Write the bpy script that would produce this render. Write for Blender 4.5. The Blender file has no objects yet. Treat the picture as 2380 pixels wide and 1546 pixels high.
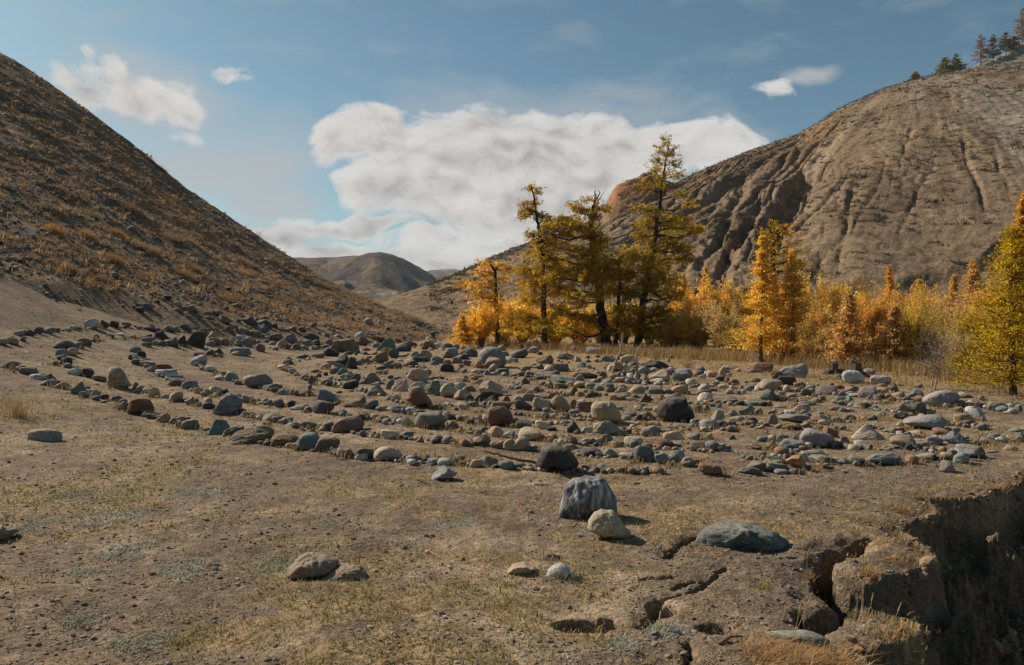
import bpy, bmesh, math, random
import numpy as np
from mathutils import Vector
R=math.radians
random.seed(7); rng=np.random.default_rng(7)
scene=bpy.context.scene; C=scene.collection
F=2380*28/36; CX,CY=1190.,773.; HZ=745.; EYE=1.6
PITCH=math.atan((CY-HZ)/F); SP,CP=math.sin(PITCH),math.cos(PITCH)
SUN_AZ,SUN_EL=R(-57),R(36)
# ------------------------------------------------------------------ numeric helpers
def ray(u,v):                                  # direction of a photo point, scaled to depth 1 along +y
    u=np.asarray(u,float); v=np.asarray(v,float)
    a=(u-CX)/F; b=(CY-v)/F
    dy=CP+b*SP; dz=b*CP-SP
    return a/dy, dz/dy
def pix(u,v,D):
    a,b=ray(u,v); return np.array([a*D, D+0*a, EYE+b*D])
def flat(u,v,z=0.):
    a,b=ray(u,v); D=(EYE-z)/-b
    return np.stack([a*D,D],-1)
def hsh(ix,iy,iz,s):
    h=(ix.astype(np.int64)*374761393+iy.astype(np.int64)*668265263+iz.astype(np.int64)*1440662683+s*97531)&0xffffffff
    h=((h^(h>>13))*1274126177)&0xffffffff
    h=h^(h>>16)
    return (h&0xffff)/32767.5-1.
def n3(x,y,z,s=0):
    x,y,z=np.broadcast_arrays(np.asarray(x,float),np.asarray(y,float),np.asarray(z,float))
    fx,fy,fz=np.floor(x),np.floor(y),np.floor(z); a,b,c=x-fx,y-fy,z-fz
    a=a*a*a*(a*(a*6-15)+10); b=b*b*b*(b*(b*6-15)+10); c=c*c*c*(c*(c*6-15)+10)
    i,j,k=fx.astype(np.int64),fy.astype(np.int64),fz.astype(np.int64)
    def L(p,q,t): return p+(q-p)*t
    g=lambda di,dj,dk: hsh(i+di,j+dj,k+dk,s)
    return L(L(L(g(0,0,0),g(1,0,0),a),L(g(0,1,0),g(1,1,0),a),b),L(L(g(0,0,1),g(1,0,1),a),L(g(0,1,1),g(1,1,1),a),b),c)
def n2(x,y,s=0):
    x,y=np.broadcast_arrays(np.asarray(x,float),np.asarray(y,float))
    fx,fy=np.floor(x),np.floor(y); a,b=x-fx,y-fy
    a=a*a*a*(a*(a*6-15)+10); b=b*b*b*(b*(b*6-15)+10)
    i,j=fx.astype(np.int64),fy.astype(np.int64); o=np.zeros_like(i)
    g=lambda di,dj: hsh(i+di,j+dj,o,s)
    p=g(0,0)+(g(1,0)-g(0,0))*a; q=g(0,1)+(g(1,1)-g(0,1))*a
    return p+(q-p)*b
def fbm2(x,y,o=4,s=0,g=.5):
    t=0.; A=1.; W=0.
    for k in range(o):
        t=t+A*n2(x+k*17.3,y-k*9.1,s+k); W+=A; A*=g; x=x*2.03; y=y*2.03
    return t/W
def fbm3(x,y,z,o=4,s=0,g=.5):
    t=0.; A=1.; W=0.
    for k in range(o):
        t=t+A*n3(x+k*7.3,y,z-k*3.1,s+k); W+=A; A*=g; x=x*2.03; y=y*2.03; z=z*2.03
    return t/W
def ss(a,b,x):
    t=np.clip((x-a)/(b-a),0,1); return t*t*(3-2*t)
def seg_dist(px,py,pts):                       # distance to a polyline
    d=np.full(px.shape,1e9)
    for (x0,y0),(x1,y1) in zip(pts[:-1],pts[1:]):
        vx,vy=x1-x0,y1-y0; t=np.clip(((px-x0)*vx+(py-y0)*vy)/(vx*vx+vy*vy+1e-12),0,1)
        d=np.minimum(d,np.hypot(px-x0-t*vx,py-y0-t*vy))
    return d
def inside(px,py,pts):
    r=np.zeros(px.shape,bool); n=len(pts)
    for i in range(n):
        x0,y0=pts[i]; x1,y1=pts[(i+1)%n]
        c=((y0>py)!=(y1>py))&(px<(x1-x0)*(py-y0)/((y1-y0)+1e-12)+x0); r^=c
    return r
# ------------------------------------------------------------------ mesh helpers
class MB:
    def __init__(s): s.v=[]; s.f3=[]; s.f4=[]; s.c=[]; s.n=0
    def add(s,v,f,col=None):
        v=np.asarray(v,float).reshape(-1,3); f=np.asarray(f,np.int64)
        (s.f3 if f.shape[1]==3 else s.f4).append(f+s.n); s.v.append(v)
        c=np.ones((len(v),3))*(np.array([1,1,1.]) if col is None else np.asarray(col,float)); s.c.append(c); s.n+=len(v)
    def tube(s,P,rad,sides=6,col=None):
        P=np.asarray(P,float); n=len(P); T=np.gradient(P,axis=0); T/=np.linalg.norm(T,axis=1)[:,None]+1e-9
        ref=np.array([0,0,1.]) if abs(T[0][2])<.8 else np.array([1.,0,0])
        A=np.cross(T,ref); A/=np.linalg.norm(A,axis=1)[:,None]+1e-9; B=np.cross(T,A)
        th=np.arange(sides)*2*np.pi/sides; rad=np.broadcast_to(np.asarray(rad,float),(n,))
        V=P[:,None]+rad[:,None,None]*(np.cos(th)[None,:,None]*A[:,None]+np.sin(th)[None,:,None]*B[:,None])
        i=np.arange(n-1)[:,None]*sides; j=np.arange(sides)[None]; k=(j+1)%sides
        f=np.stack([i+j,i+k,i+sides+k,i+sides+j],-1).reshape(-1,4)
        s.add(V.reshape(-1,3),f,col)
        for e in (0,n-1):
            s.add(np.vstack([V[e],P[e]]),[[q,(q+1)%sides,sides] for q in range(sides)],col)
    def build(s,name,mat,parent=None,smooth=True,loc=(0,0,0)):
        V=np.concatenate(s.v); col=np.concatenate(s.c)
        f3=np.concatenate(s.f3) if s.f3 else np.zeros((0,3),int); f4=np.concatenate(s.f4) if s.f4 else np.zeros((0,4),int)
        me=mesh_raw(name,V-np.asarray(loc,float),f3,f4,col,smooth); me.materials.append(mat)
        o=bpy.data.objects.new(name,me); C.objects.link(o)
        if parent is not None: o.parent=parent
        else: o.location=loc
        return o
def mesh_raw(name,V,f3,f4,col=None,smooth=True,extra=None):
    me=bpy.data.meshes.new(name); me.vertices.add(len(V)); me.vertices.foreach_set('co',np.ascontiguousarray(V,np.float32).ravel())
    nl=len(f3)*3+len(f4)*4; me.loops.add(nl); me.polygons.add(len(f3)+len(f4))
    me.loops.foreach_set('vertex_index',np.concatenate([f3.ravel(),f4.ravel()]).astype(np.int32))
    st=np.concatenate([np.arange(len(f3))*3,len(f3)*3+np.arange(len(f4))*4]).astype(np.int32)
    me.polygons.foreach_set('loop_start',st)
    me.polygons.foreach_set('use_smooth',np.full(len(st),smooth,bool))
    me.update(calc_edges=True)
    if col is not None:
        a=me.color_attributes.new('Col','FLOAT_COLOR','POINT')
        c4=np.ones((len(V),4),np.float32); c4[:,:3]=col; a.data.foreach_set('color',c4.ravel())
    for k,val in (extra or {}).items():
        a=me.attributes.new(k,'FLOAT','POINT'); a.data.foreach_set('value',np.ascontiguousarray(val,np.float32))
    return me
def grid_faces(n,m,wrap=False):
    i=np.arange(n-1)[:,None]*m; j=np.arange(m if wrap else m-1)[None]; k=(j+1)%m
    return np.stack([i+j,i+k,i+m+k,i+m+j],-1).reshape(-1,4)
def tag(o,label=None,cat=None,group=None,kind=None):
    if label: o['label']=label
    if cat: o['category']=cat
    if group: o['group']=group
    if kind: o['kind']=kind
    return o
def empty(name,loc,label,cat,group=None):
    o=bpy.data.objects.new(name,None); o.empty_display_size=.2; C.objects.link(o); o.location=loc
    return tag(o,label,cat,group)
def ico(level):
    bm=bmesh.new(); bmesh.ops.create_icosphere(bm,subdivisions=level,radius=1)
    v=np.array([p.co[:] for p in bm.verts]); f=np.array([[q.index for q in p.verts] for p in bm.faces]); bm.free()
    return v/np.linalg.norm(v,axis=1)[:,None],f
ICO={k:ico(k) for k in (1,2,3,4,5,6)}
# ------------------------------------------------------------------ materials
def mat(name):
    m=bpy.data.materials.new(name); m.use_nodes=True; nt=m.node_tree; nt.nodes.clear()
    out=nt.nodes.new('ShaderNodeOutputMaterial'); return m,nt,out
class NT:
    def __init__(s,nt): s.nt=nt
    def __call__(s,t,ins=None,**kw):
        n=s.nt.nodes.new('ShaderNode'+t)
        for k,v in kw.items(): setattr(n,k,v)
        for k,v in (ins or {}).items():
            if isinstance(v,bpy.types.NodeSocket): s.nt.links.new(v,n.inputs[k])
            else: n.inputs[k].default_value=v
        return n
    def math(s,op,a,b=0.,c=0.,clamp=False):
        n=s('Math',{0:a,1:b,2:c},operation=op,use_clamp=clamp); return n.outputs[0]
    def ramp(s,fac,stops):
        n=s('ValToRGB',{'Fac':fac}); e=n.color_ramp.elements
        while len(e)<len(stops): e.new(.5)
        for q,(p,c) in zip(e,stops):
            q.position=p; q.color=(c,c,c,1) if isinstance(c,(int,float)) else (*c,1)
        return n.outputs['Color']
    def mix(s,fac,a,b,mode='MIX'):
        n=s('Mix',data_type='RGBA',blend_type=mode)
        for sock,val in ((n.inputs[0],fac),(n.inputs[6],a),(n.inputs[7],b)):
            if isinstance(val,bpy.types.NodeSocket): s.nt.links.new(val,sock)
            elif isinstance(val,(int,float)): sock.default_value=val
            else: sock.default_value=(*val,1)
        return n.outputs[2]
    def noise(s,vec,scale,detail=4,rough=.55,dist=0.):
        return s('TexNoise',{'Vector':vec,'Scale':scale,'Detail':detail,'Roughness':rough,'Distortion':dist}).outputs['Fac']
def principled(N,out,col,rough=.9,normal=None,spec=.25):
    b=N('BsdfPrincipled',{'Base Color':col,'Roughness':rough,'Specular IOR Level':spec})
    if normal is not None: N.nt.links.new(normal,b.inputs['Normal'])
    N.nt.links.new(b.outputs[0],out.inputs['Surface']); return b
def rock_material(name,kind):
    m,nt,out=mat(name); N=NT(nt)
    tc=N('TexCoord').outputs['Object']; oi=N('ObjectInfo').outputs['Random']
    off=N('CombineXYZ',{'X':N.math('MULTIPLY',oi,53.),'Y':N.math('MULTIPLY',oi,17.),'Z':N.math('MULTIPLY',oi,31.)}).outputs[0]
    P=N('VectorMath',{0:tc,1:off},operation='ADD').outputs[0]
    col=N('Attribute',attribute_name='Col').outputs['Color']
    if kind=='schist':
        rot=N('Mapping',{'Vector':P,'Rotation':(.5,.35,.2),'Scale':(2.2,2.2,15)}).outputs[0]
    elif kind=='vein':
        rot=N('Mapping',{'Vector':P,'Rotation':(.1,.2,0),'Scale':(13,9,1.8)}).outputs[0]
    else: rot=P
    big=N.noise(P,5.,5,.6); fine=N.noise(P,46.,4,.65); sp=N.noise(P,150.,2,.6)
    f1=N.ramp(big,[(.25,.62),(.5,.95),(.75,1.35)])
    c=N.mix(1.,col,f1,'MULTIPLY')
    c=N.mix(1.,c,N.ramp(fine,[(.3,.72),(.55,1.05),(.75,1.3)]),'MULTIPLY')
    if kind in('schist','vein'):
        st=N.noise(rot,2.2 if kind=='schist' else 1.6,5,.6,.6)
        c=N.mix(1.,c,N.ramp(st,[(.32,.55),(.5,1.),(.68,1.55)] if kind=='schist' else [(.36,.34),(.5,.8),(.62,2.0)]),'MULTIPLY')
    else:
        c=N.mix(1.,c,N.ramp(sp,[(.35,.7),(.5,1.),(.66,1.45)]),'MULTIPLY')
    lich=N.ramp(N.noise(N('VectorMath',{0:P,1:(9,4,2)},operation='ADD').outputs[0],7.,6,.68),[(.64,0.),(.71,.55)])
    c=N.mix(lich,c,(.30,.27,.20))
    rust=N.ramp(N.noise(N('VectorMath',{0:P,1:(3,14,7)},operation='ADD').outputs[0],5.,6,.7),[(.68,0.),(.76,.6)])
    c=N.mix(rust,c,(.26,.12,.05))
    up=N.ramp(N('SeparateXYZ',{0:N('NewGeometry').outputs['Normal']}).outputs[2],[(.25,0.),(.9,1.)]); dn=N.ramp(N.noise(P,9.,5,.65),[(.38,0.),(.62,.5)])
    c=N.mix(N.math('MULTIPLY',up,dn),c,(.30,.225,.15))
    h=N.math('ADD',N.math('MULTIPLY',fine,.6),N.math('MULTIPLY',N.noise(rot,14. if kind=='cobble' else 4.,6,.65),1.))
    b=N('Bump',{'Height':h,'Strength':.55 if kind=='cobble' else .9,'Distance':.02})
    principled(N,out,c,.88,b.outputs[0],.3); return m
M={}
for k in('cobble','schist','vein'): M[k]=rock_material('stone_'+k,k)
def plain_col(name,scale=12.,amp=(.6,1.4),bump=.5,dist=.02,rough=.95,stretch=None):
    m,nt,out=mat(name); N=NT(nt); tc=N('TexCoord').outputs['Object']
    if stretch: tc=N('Mapping',{'Vector':tc,'Scale':stretch}).outputs[0]
    col=N('Attribute',attribute_name='Col').outputs['Color']
    n=N.noise(tc,scale,5,.65)
    c=N.mix(1.,col,N.ramp(n,[(.3,amp[0]),(.7,amp[1])]),'MULTIPLY')
    b=N('Bump',{'Height':n,'Strength':bump,'Distance':dist}); principled(N,out,c,rough,b.outputs[0],.15); return m
M['bark']=plain_col('bark',9.,(.45,1.5),1.,.05,stretch=(4,4,.8))
M['wood']=plain_col('weathered_wood',30.,(.6,1.4),.6,.01,stretch=(3,3,.5))
M['cloth']=plain_col('cloth',60.,(.9,1.05),.2,.004)
M['gravel']=plain_col('gravel',60.,(.7,1.3),.4,.004)
def leaf(name,transl=.45,use_obj=True):
    m,nt,out=mat(name); N=NT(nt)
    c=N('Attribute',attribute_name='Col').outputs['Color']
    if use_obj: c=N.mix(1.,c,N('ObjectInfo').outputs['Color'],'MULTIPLY')
    d=N('BsdfDiffuse',{'Color':c}); t=N('BsdfTranslucent',{'Color':c})
    mx=N('MixShader',{0:transl,1:d.outputs[0],2:t.outputs[0]}); nt.links.new(mx.outputs[0],out.inputs['Surface']); return m
M['leaf']=leaf('needles_and_leaves',.55); M['grass']=leaf('dry_grass',.3,False); M['tuft']=leaf('dry_tuft',.25,False)
def ground_material():
    m,nt,out=mat('dry_stony_soil'); N=NT(nt); P=N('NewGeometry').outputs['Position']
    col=N('Attribute',attribute_name='Col').outputs['Color']; gr=N('Attribute',attribute_name='grassy').outputs['Fac']
    mid=N.noise(P,2.6,7,.72); fine=N.noise(P,38.,5,.7); m2=N.noise(P,11.,6,.7)
    c=N.mix(1.,col,N.ramp(mid,[(.32,.62),(.5,1.),(.68,1.35)]),'MULTIPLY')
    c=N.mix(1.,c,N.ramp(m2,[(.34,.66),(.5,1.),(.66,1.36)]),'MULTIPLY')
    c=N.mix(1.,c,N.ramp(fine,[(.28,.5),(.5,1.),(.72,1.5)]),'MULTIPLY')
    hs=[]
    for sc,th in((38.,.42),(85.,.5)):
        vo=N('TexVoronoi',{'Vector':P,'Scale':sc,'Randomness':1.})
        pick=N('SeparateColor',{'Color':vo.outputs['Color']})
        on=N.math('LESS_THAN',pick.outputs[0],th if sc<50 else .55)
        shape=N.ramp(vo.outputs['Distance'],[(.28,1.),(.42,0.)])
        f=N.math('MULTIPLY',on,shape); f=N.math('MULTIPLY',f,N.math('SUBTRACT',1.,N.math('MULTIPLY',gr,.75)))
        pc=N.ramp(pick.outputs[1],[(0,(.07,.068,.07)),(.35,(.14,.14,.145)),(.55,(.2,.145,.10)),(.8,(.27,.21,.15)),(1,(.36,.33,.3))])
        c=N.mix(N.math('MULTIPLY',f,.8),c,pc); hs.append(f)
    h=N.math('ADD',N.math('MULTIPLY',hs[0],.5),N.math('ADD',N.math('MULTIPLY',hs[1],.25),N.math('ADD',N.math('MULTIPLY',fine,.8),N.math('MULTIPLY',m2,1.2))))
    b=N('Bump',{'Height':h,'Strength':.85,'Distance':.03})
    principled(N,out,c,.95,b.outputs[0],.1); return m
M['ground']=ground_material()
def hill_material(name,s1,s2,s3,bumpd,stones):
    m,nt,out=mat(name); N=NT(nt); P=N('NewGeometry').outputs['Position']
    col=N('Attribute',attribute_name='Col').outputs['Color']
    a=N.noise(P,s1,6,.65); b_=N.noise(P,s2,6,.7); f=N.noise(P,s3,4,.7)
    c=N.mix(1.,col,N.ramp(a,[(.3,.75),(.7,1.28)]),'MULTIPLY')
    c=N.mix(1.,c,N.ramp(b_,[(.3,.6),(.5,1.),(.7,1.4)]),'MULTIPLY')
    h=N.math('ADD',b_,N.math('MULTIPLY',f,.5))
    if stones:
        vo=N('TexVoronoi',{'Vector':P,'Scale':stones}); pk=N('SeparateColor',{'Color':vo.outputs['Color']})
        on=N.math('MULTIPLY',N.math('LESS_THAN',pk.outputs[0],.5),N.ramp(vo.outputs['Distance'],[(.25,1.),(.45,0.)]))
        c=N.mix(N.math('MULTIPLY',on,.7),c,N.ramp(pk.outputs[1],[(0,(.05,.05,.055)),(.7,(.13,.125,.12)),(1,(.25,.23,.2))]))
        h=N.math('ADD',h,N.math('MULTIPLY',on,.5))
    c=N.mix(1.,c,N.ramp(f,[(.3,.7),(.7,1.3)]),'MULTIPLY')
    bp=N('Bump',{'Height':h,'Strength':.8,'Distance':bumpd}); principled(N,out,c,.97,bp.outputs[0],.05); return m
M['hill_near']=hill_material('scree_slope',.25,1.6,7.,.18,5.)
M['hill_mid']=hill_material('eroded_slope',.06,.5,1.6,.5,None)
M['hill_far']=hill_material('far_slope',.01,.05,.2,3.,None)
# ------------------------------------------------------------------ terrain
def P2(s): return [tuple(map(float,p.split(','))) for p in s.split()]
GULLY=[tuple(flat(u,v)) for u,v in P2('2460,1085 2380,1108 2333,1123 2285,1143 2238,1150 2165,1152 2172,1190 2132,1201 2095,1216 2095,1229 2139,1251 2161,1280 2132,1302 2081,1320 2052,1331 2041,1346 1986,1366 1978,1384 1985,1397 2022,1411 2128,1444 2132,1463 2081,1497 2022,1512 1990,1548 1970,1640')]
GULLY+=[(1.2,1.0),(3.2,-4.),(9.,-4.),(10.5,3.),(13.,9.5),(8.3,9.6)]
CRACKS=[(P2('2018,1241 1985,1254 1955,1266'),.05,.3),(P2('1955,1266 1935,1282 1918,1300 1908,1330 1922,1348 1950,1358 1986,1366'),.11,.65),
 (P2('1986,1384 1950,1392 1925,1403 1908,1425 1897,1450 1888,1462'),.085,.55),(P2('1862,1412 1880,1432 1893,1452'),.025,.3),
 (P2('1626,1237 1592,1249 1568,1263 1552,1284'),.04,.25),(P2('1683,1316 1664,1325 1642,1338 1615,1339 1599,1343 1562,1354'),.022,.16),
 (P2('1642,1338 1640,1353 1599,1367 1555,1377 1530,1384 1512,1396 1517,1415 1506,1432 1496,1455'),.03,.22),(P2('1560,1327 1535,1331 1511,1331 1485,1336'),.018,.12),
 (P2('1506,1432 1530,1412 1548,1408'),.035,.16),(P2('1590,1500 1598,1520 1606,1550'),.02,.2)]
CRACKS=[([tuple(flat(u,v)) for u,v in p],w,d) for p,w,d in CRACKS]
PITS=[(1345,1462,66,24,.24),(1415,1452,30,14,.14),(1660,1462,42,17,.2),(1545,1412,26,12,.12)]
PITS=[(*flat(u,v),rx/F*float(flat(u,v)[1]),max(.1,abs(float(flat(u,v-ry)[1]-flat(u,v+ry)[1]))/2),d) for u,v,rx,ry,d in PITS]
def G(x,y):
    x=np.asarray(x,float); y=np.asarray(y,float)
    q=np.maximum(-x-3-.1*np.clip(y,0,80),0); ap=.012*np.minimum(q,15)**2.2
    ap=np.minimum(ap,6.)
    z=ap+.05*fbm2(x*.33,y*.33,3,1)+.045*fbm2(x*1.1,y*1.1,3,5)*np.clip(1.3-np.hypot(x,y)/40,.3,1)
    near=np.hypot(x,y)<16
    z=z+np.where(near,.012*fbm2(x*5,y*5,3,9)+.006*fbm2(x*21,y*21,2,11),0)
    sel=near&(y<12)&(y>-6)&(x>-1.5)&(x<15)
    if np.any(sel):
        X,Y=x[sel],y[sel]; zz=z[sel]
        wx=X+.045*fbm2(X*3.1,Y*3.1,3,21)+.012*fbm2(X*11,Y*11,2,31); wy=Y+.055*fbm2(X*3.1,Y*3.1,3,22)+.016*fbm2(X*11,Y*11,2,32)
        sd=seg_dist(wx,wy,GULLY+[GULLY[0]]); sd=np.where(inside(wx,wy,GULLY),sd,-sd)
        near_lip=ss(.3,.0,-sd)*(sd<0)
        zz=zz-.05*near_lip*near_lip
        drop=.42*ss(0,.12,sd)+.80*np.maximum(sd-.03,0)
        drop=np.minimum(drop,3.2+.15*np.maximum(sd,0))
        rug=.50*np.abs(fbm2(X*1.7,Y*1.7,4,41))+.26*fbm2(X*5.5,Y*5.5,4,42)+.07*fbm2(X*22,Y*22,2,43)+.09*np.abs(n2(X*3,drop*9,44))
        zz=zz-drop+rug*ss(.02,.35,sd)
        for p,w,d in CRACKS:
            cd=seg_dist(wx+.012*fbm2(X*30,Y*30,2,51),wy+.012*fbm2(X*30,Y*30,2,52),p); ww=w*(.75+.5*fbm2(X*4,Y*4,2,53))
            zz=zz-d*ss(ww*1.25,ww*.45,cd)*(sd<.05)-.25*d*.3*ss(ww*4,ww,cd)*(sd<0)
        for cx,cy,rx,ry,d in PITS:
            e=np.hypot((wx-cx)/rx,(wy-cy)/ry); zz=zz-d*ss(1.1,.75,e)*(sd<0)
        z=z.copy(); z[sel]=zz
    return z
def interp(tab,u,k):
    a=np.array(tab,float); return np.interp(u,a[:,0],a[:,k])
# left slope: column, row of the foot, depth of the foot, row of the crest, depth of the crest
HL_T=[(-1600,560,9,-900,55),(-900,600,18,-440,68),(-400,620,23,-115,80),(0,640,29,117,96),(60,648,30,150,97),(120,655,31,190,98),(200,668,33,245,99),(300,688,35.5,322,101),(380,700,37.5,388,102),(440,712,39,440,102),(520,730,42,497,103),(600,742,45,550,104),(680,752,48,600,105),(740,758,51,640,106),(820,766,54,680,108),(900,775,58,714,110),(960,782,63,732,112),(1010,790,66,752,112),(1080,800,68,785,112),(1200,830,68,830,112)]
def hill(tab,x,y,prof):
    u=CX+F*x/np.maximum(y,.5); a=np.array(tab,float)
    I=lambda k: np.interp(u,a[:,0],a[:,k])
    vf,yf,vc,yc=I(1),I(2),I(3),I(4)
    zf=EYE+ray(u,vf)[1]*yf; zc=EYE+ray(u,vc)[1]*yc
    t=(y-yf)/(yc-yf); return u,t,zf,zc,prof(np.clip(t,0,1))
def HL(x,y):
    x=np.asarray(x,float); y=np.asarray(y,float)
    u,t,zf,zc,p=hill(HL_T,x,y,lambda t:.72*t+.28*t*t)
    z=zf+(zc-zf)*p
    rel=.9*fbm2(x*.09,y*.09,3,61)+.45*fbm2(x*.4,y*.4,4,62)+.16*fbm2(x*1.5,y*1.5,3,63)
    z=z+rel*np.clip(t*2.5,0.1,1)*np.clip(1.25-t*.7,.3,1)
    z=np.where(t<0,zf+np.interp(u,[-300,0,300,600,900],[.75,.62,.38,.19,.11])*(t*60),z); z=np.where(t>1,z-.5*(t-1)*60,z); return z
HR_T=[(700,790,110,745,150),(800,780,110,722,155),(880,770,105,700,160),(1010,768,100,660,195),(1100,765,95,620,215),(1200,762,92,577,230),(1330,760,90,538,240),(1400,758,90,506,245),(1440,757,90,486,245),(1500,756,90,460,250),(1600,755,90,415,255),(1640,754,90,395,260),(1750,753,90,350,270),(1850,752,90,318,280),(1960,750,90,250,290),(2060,748,90,206,300),(2160,746,90,180,300),(2250,745,88,165,300),(2380,742,86,148,300),(2700,735,80,120,290),(3300,720,70,60,260)]
SUMMIT=pix(2110,165,310)
HGUL=[(P2(p),w,d) for p,w,d in(('1912,362 1885,395 1852,430 1832,470 1812,500 1790,540 1760,590',26,7.),('1870,385 1835,425 1800,480 1775,530',14,3.5),('1900,400 1872,450 1850,500',10,3.),('1985,415 1975,460 1970,510 1960,560 1945,600 1945,645',9,3.2),('2060,360 2040,430 2010,480 1985,530 1970,560',7,1.6),('2172,340 2165,390 2140,430 2110,490 2090,540',8,1.8),('2235,300 2245,370 2270,430 2290,490',8,2.2),('2130,270 2105,330 2085,400',6,1.),('2300,330 2320,400 2350,450',7,1.5),('1660,420 1620,480 1580,525',9,2.4),('1735,415 1695,490 1655,560 1620,615',11,3.4),('1765,465 1722,540 1690,590 1660,645',11,3.6),('1822,520 1790,565 1760,620 1735,655',10,3.),('1700,420 1650,490 1610,540',7,1.8),('1790,420 1765,460 1735,500',7,2.),('1930,470 1915,530 1905,590',6,1.2),('1560,470 1530,500 1510,540',9,2.4))]
def HR(x,y,full=False):
    x=np.asarray(x,float); y=np.asarray(y,float)
    u,t,zf,zc,p=hill(HR_T,x,y,lambda t:.62*t+.38*np.sin(t*np.pi/2)**1.0)
    z=zf+(zc-zf)*p
    left0=ss(2000,1800,u)*ss(1380,1500,u); dx,dy=x-SUMMIT[0],y-SUMMIT[1]; rr=np.hypot(dx,dy); th=np.arctan2(dx,-dy)
    th=th+(.014+.02*left0)*fbm2(x*.03,y*.03,3,71)+.005*fbm2(x*.12,y*.12,3,72)
    env=np.clip(t*4,0,1)*np.clip((1.02-t)*3.2,0,1)
    left=ss(2000,1800,u)*ss(1380,1500,u)
    g1=1-np.abs(n2(th*7.5,rr*.0016,73)); g2=1-np.abs(n2(th*21+.4*n2(x*.05,y*.05,70),rr*.003,74)); g3=1-np.abs(n2(th*47,rr*.009,75))
    left=left*ss(.97,.72,t+.12*fbm2(x*.04,y*.04,3,174)); dep=(.45+2.8*left)*g1**16+(.2+2.6*left)*g2**9+(.12+1.3*left)*g3**5+(.15+.5*left)*(1-np.abs(n2(th*115,rr*.04,78)))**4
    z=z-env*dep+env*.8
    vv=HZ-F*(z-EYE)/np.maximum(y,1); wu=u+7*fbm2(u*.02,vv*.02,3,171)+3*fbm2(u*.09,vv*.09,2,172)
    cut=0.
    for pl,w_,d_ in HGUL:
        dd=seg_dist(wu,vv,pl); vt=[q[1] for q in pl]; tp=np.clip((vv-min(vt)+12)/60,0,1)*np.clip((max(vt)+25-vv)/60,0,1)
        cut=cut+(.34+.28*(d_>3.3))*d_*tp*np.clip(1-dd/(w_*1.35),0,1)**1.25*(.8+.6*n2(vv*.06,u*.01,173))
    z=z-env*cut
    # steep outcrop bands on the left flank
    band=fbm2(x*.02+3,y*.02,3,76)+t*2.2-1.35
    cliff=ss(-.05,.12,band)*left*env; z=z+1.6*(cliff-.5*left*env)
    oc=ss(1385,1435,u)*ss(1580,1500,u)*ss(.62,.78,t)*env; z=z+6*oc*1.4
    # eroded bank above the valley floor
    vb=np.interp(u,[1900,2000,2080,2200,2280,2330,2500],[672,655,668,640,610,560,520])
    zz=EYE+ray(u,vb)[1]*y; bank=ss(1930,2010,u)*ss(-.6,.6,z-zz)
    z=z+ (1.1*bank-.55)*ss(1930,2010,u)*np.clip(1-np.abs(z-zz)/6,0,1)
    z=z+.3*fbm2(x*.09,y*.09,3,77)+(.28+.35*left)*fbm2(x*.55,y*.55,5,79)+.3*left*n2(z*.30+.6*n2(x*.05,y*.05,175),x*.02,176)*np.clip((1.03-t)*6,.25,1)
    z=np.where(t<0,zf+t*40,z); z=np.where(t>1,z-(t-1)*90,z)
    if full: return z,u,t,th,rr,left,cliff,oc,g2
    return z
DD=np.geomspace(2.2,420,230)
def hits(us,vs):                                 # first terrain point seen at each photo point (depth 0 where there is only sky)
    us=np.atleast_1d(np.asarray(us,float)); vs=np.atleast_1d(np.asarray(vs,float)); out=np.zeros((len(us),3))
    T=lambda x,y: np.maximum(G(x,y),np.where(y>6,HL(x,np.maximum(y,6)),-99))
    for c in range(0,len(us),600):
        a,b=ray(us[c:c+600],vs[c:c+600]); n=len(a); x=a[:,None]*DD[None]; y=np.broadcast_to(DD[None],x.shape)
        below=(EYE+b[:,None]*DD[None])<T(x.ravel(),y.ravel()).reshape(x.shape)
        k=np.argmax(below,1); ok=below.any(1); hi=DD[k]; lo=DD[np.maximum(k-1,0)]
        for _ in range(9):
            mid=(lo+hi)/2; q=(EYE+b*mid)<T(a*mid,mid); hi=np.where(q,mid,hi); lo=np.where(q,lo,mid)
        out[c:c+600]=np.stack([a*hi,hi,T(a*hi,hi)],-1)*ok[:,None]
    return out
def hit(u,v):
    for dv in (0,4,9,16,26,40):
        g=hits([u],[v+dv])[0]
        if g[1]>0: return g
def TZ(x,y): 
    x=np.atleast_1d(np.asarray(x,float)); y=np.atleast_1d(np.asarray(y,float)); return np.maximum(G(x,y),np.where(y>8,HL(x,y),-99))
MATS=[(450,1143,60,14),(265,1205,75,26),(310,1275,60,24),(430,1325,55,26),(330,1480,65,20),(170,1148,40,10),(745,1215,35,8),(640,1312,40,24),(800,1345,55,16),(1298,1325,38,13),(1445,1515,40,22),(1383,1224,22,16),(185,1440,40,16),(1560,1470,45,20),(220,1330,45,10),(90,1230,40,16),(480,1000,40,10),(380,850,55,10),(1060,1205,60,12)]
MATS=[(*flat(u,v),rx/F*float(flat(u,v)[1]),abs(float(flat(u,v-ry)[1]-flat(u,v+ry)[1]))/2) for u,v,rx,ry in MATS]
def grassmask(x,y):
    g=.75*fbm2(x*.8,y*.8,4,81)+.65*fbm2(x*3.3,y*3.3,3,82)+.3*fbm2(x*9,y*9,2,87); return ss(.0,.42,g)
def matmask(x,y):
    m=np.zeros(np.shape(x))
    for cx,cy,rx,ry in MATS:
        e=np.hypot((x-cx)/rx,(y-cy)/ry); m=np.maximum(m,ss(1.1,.7,e+.9*fbm2(x*7,y*7,4,83)))
    return m
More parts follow.
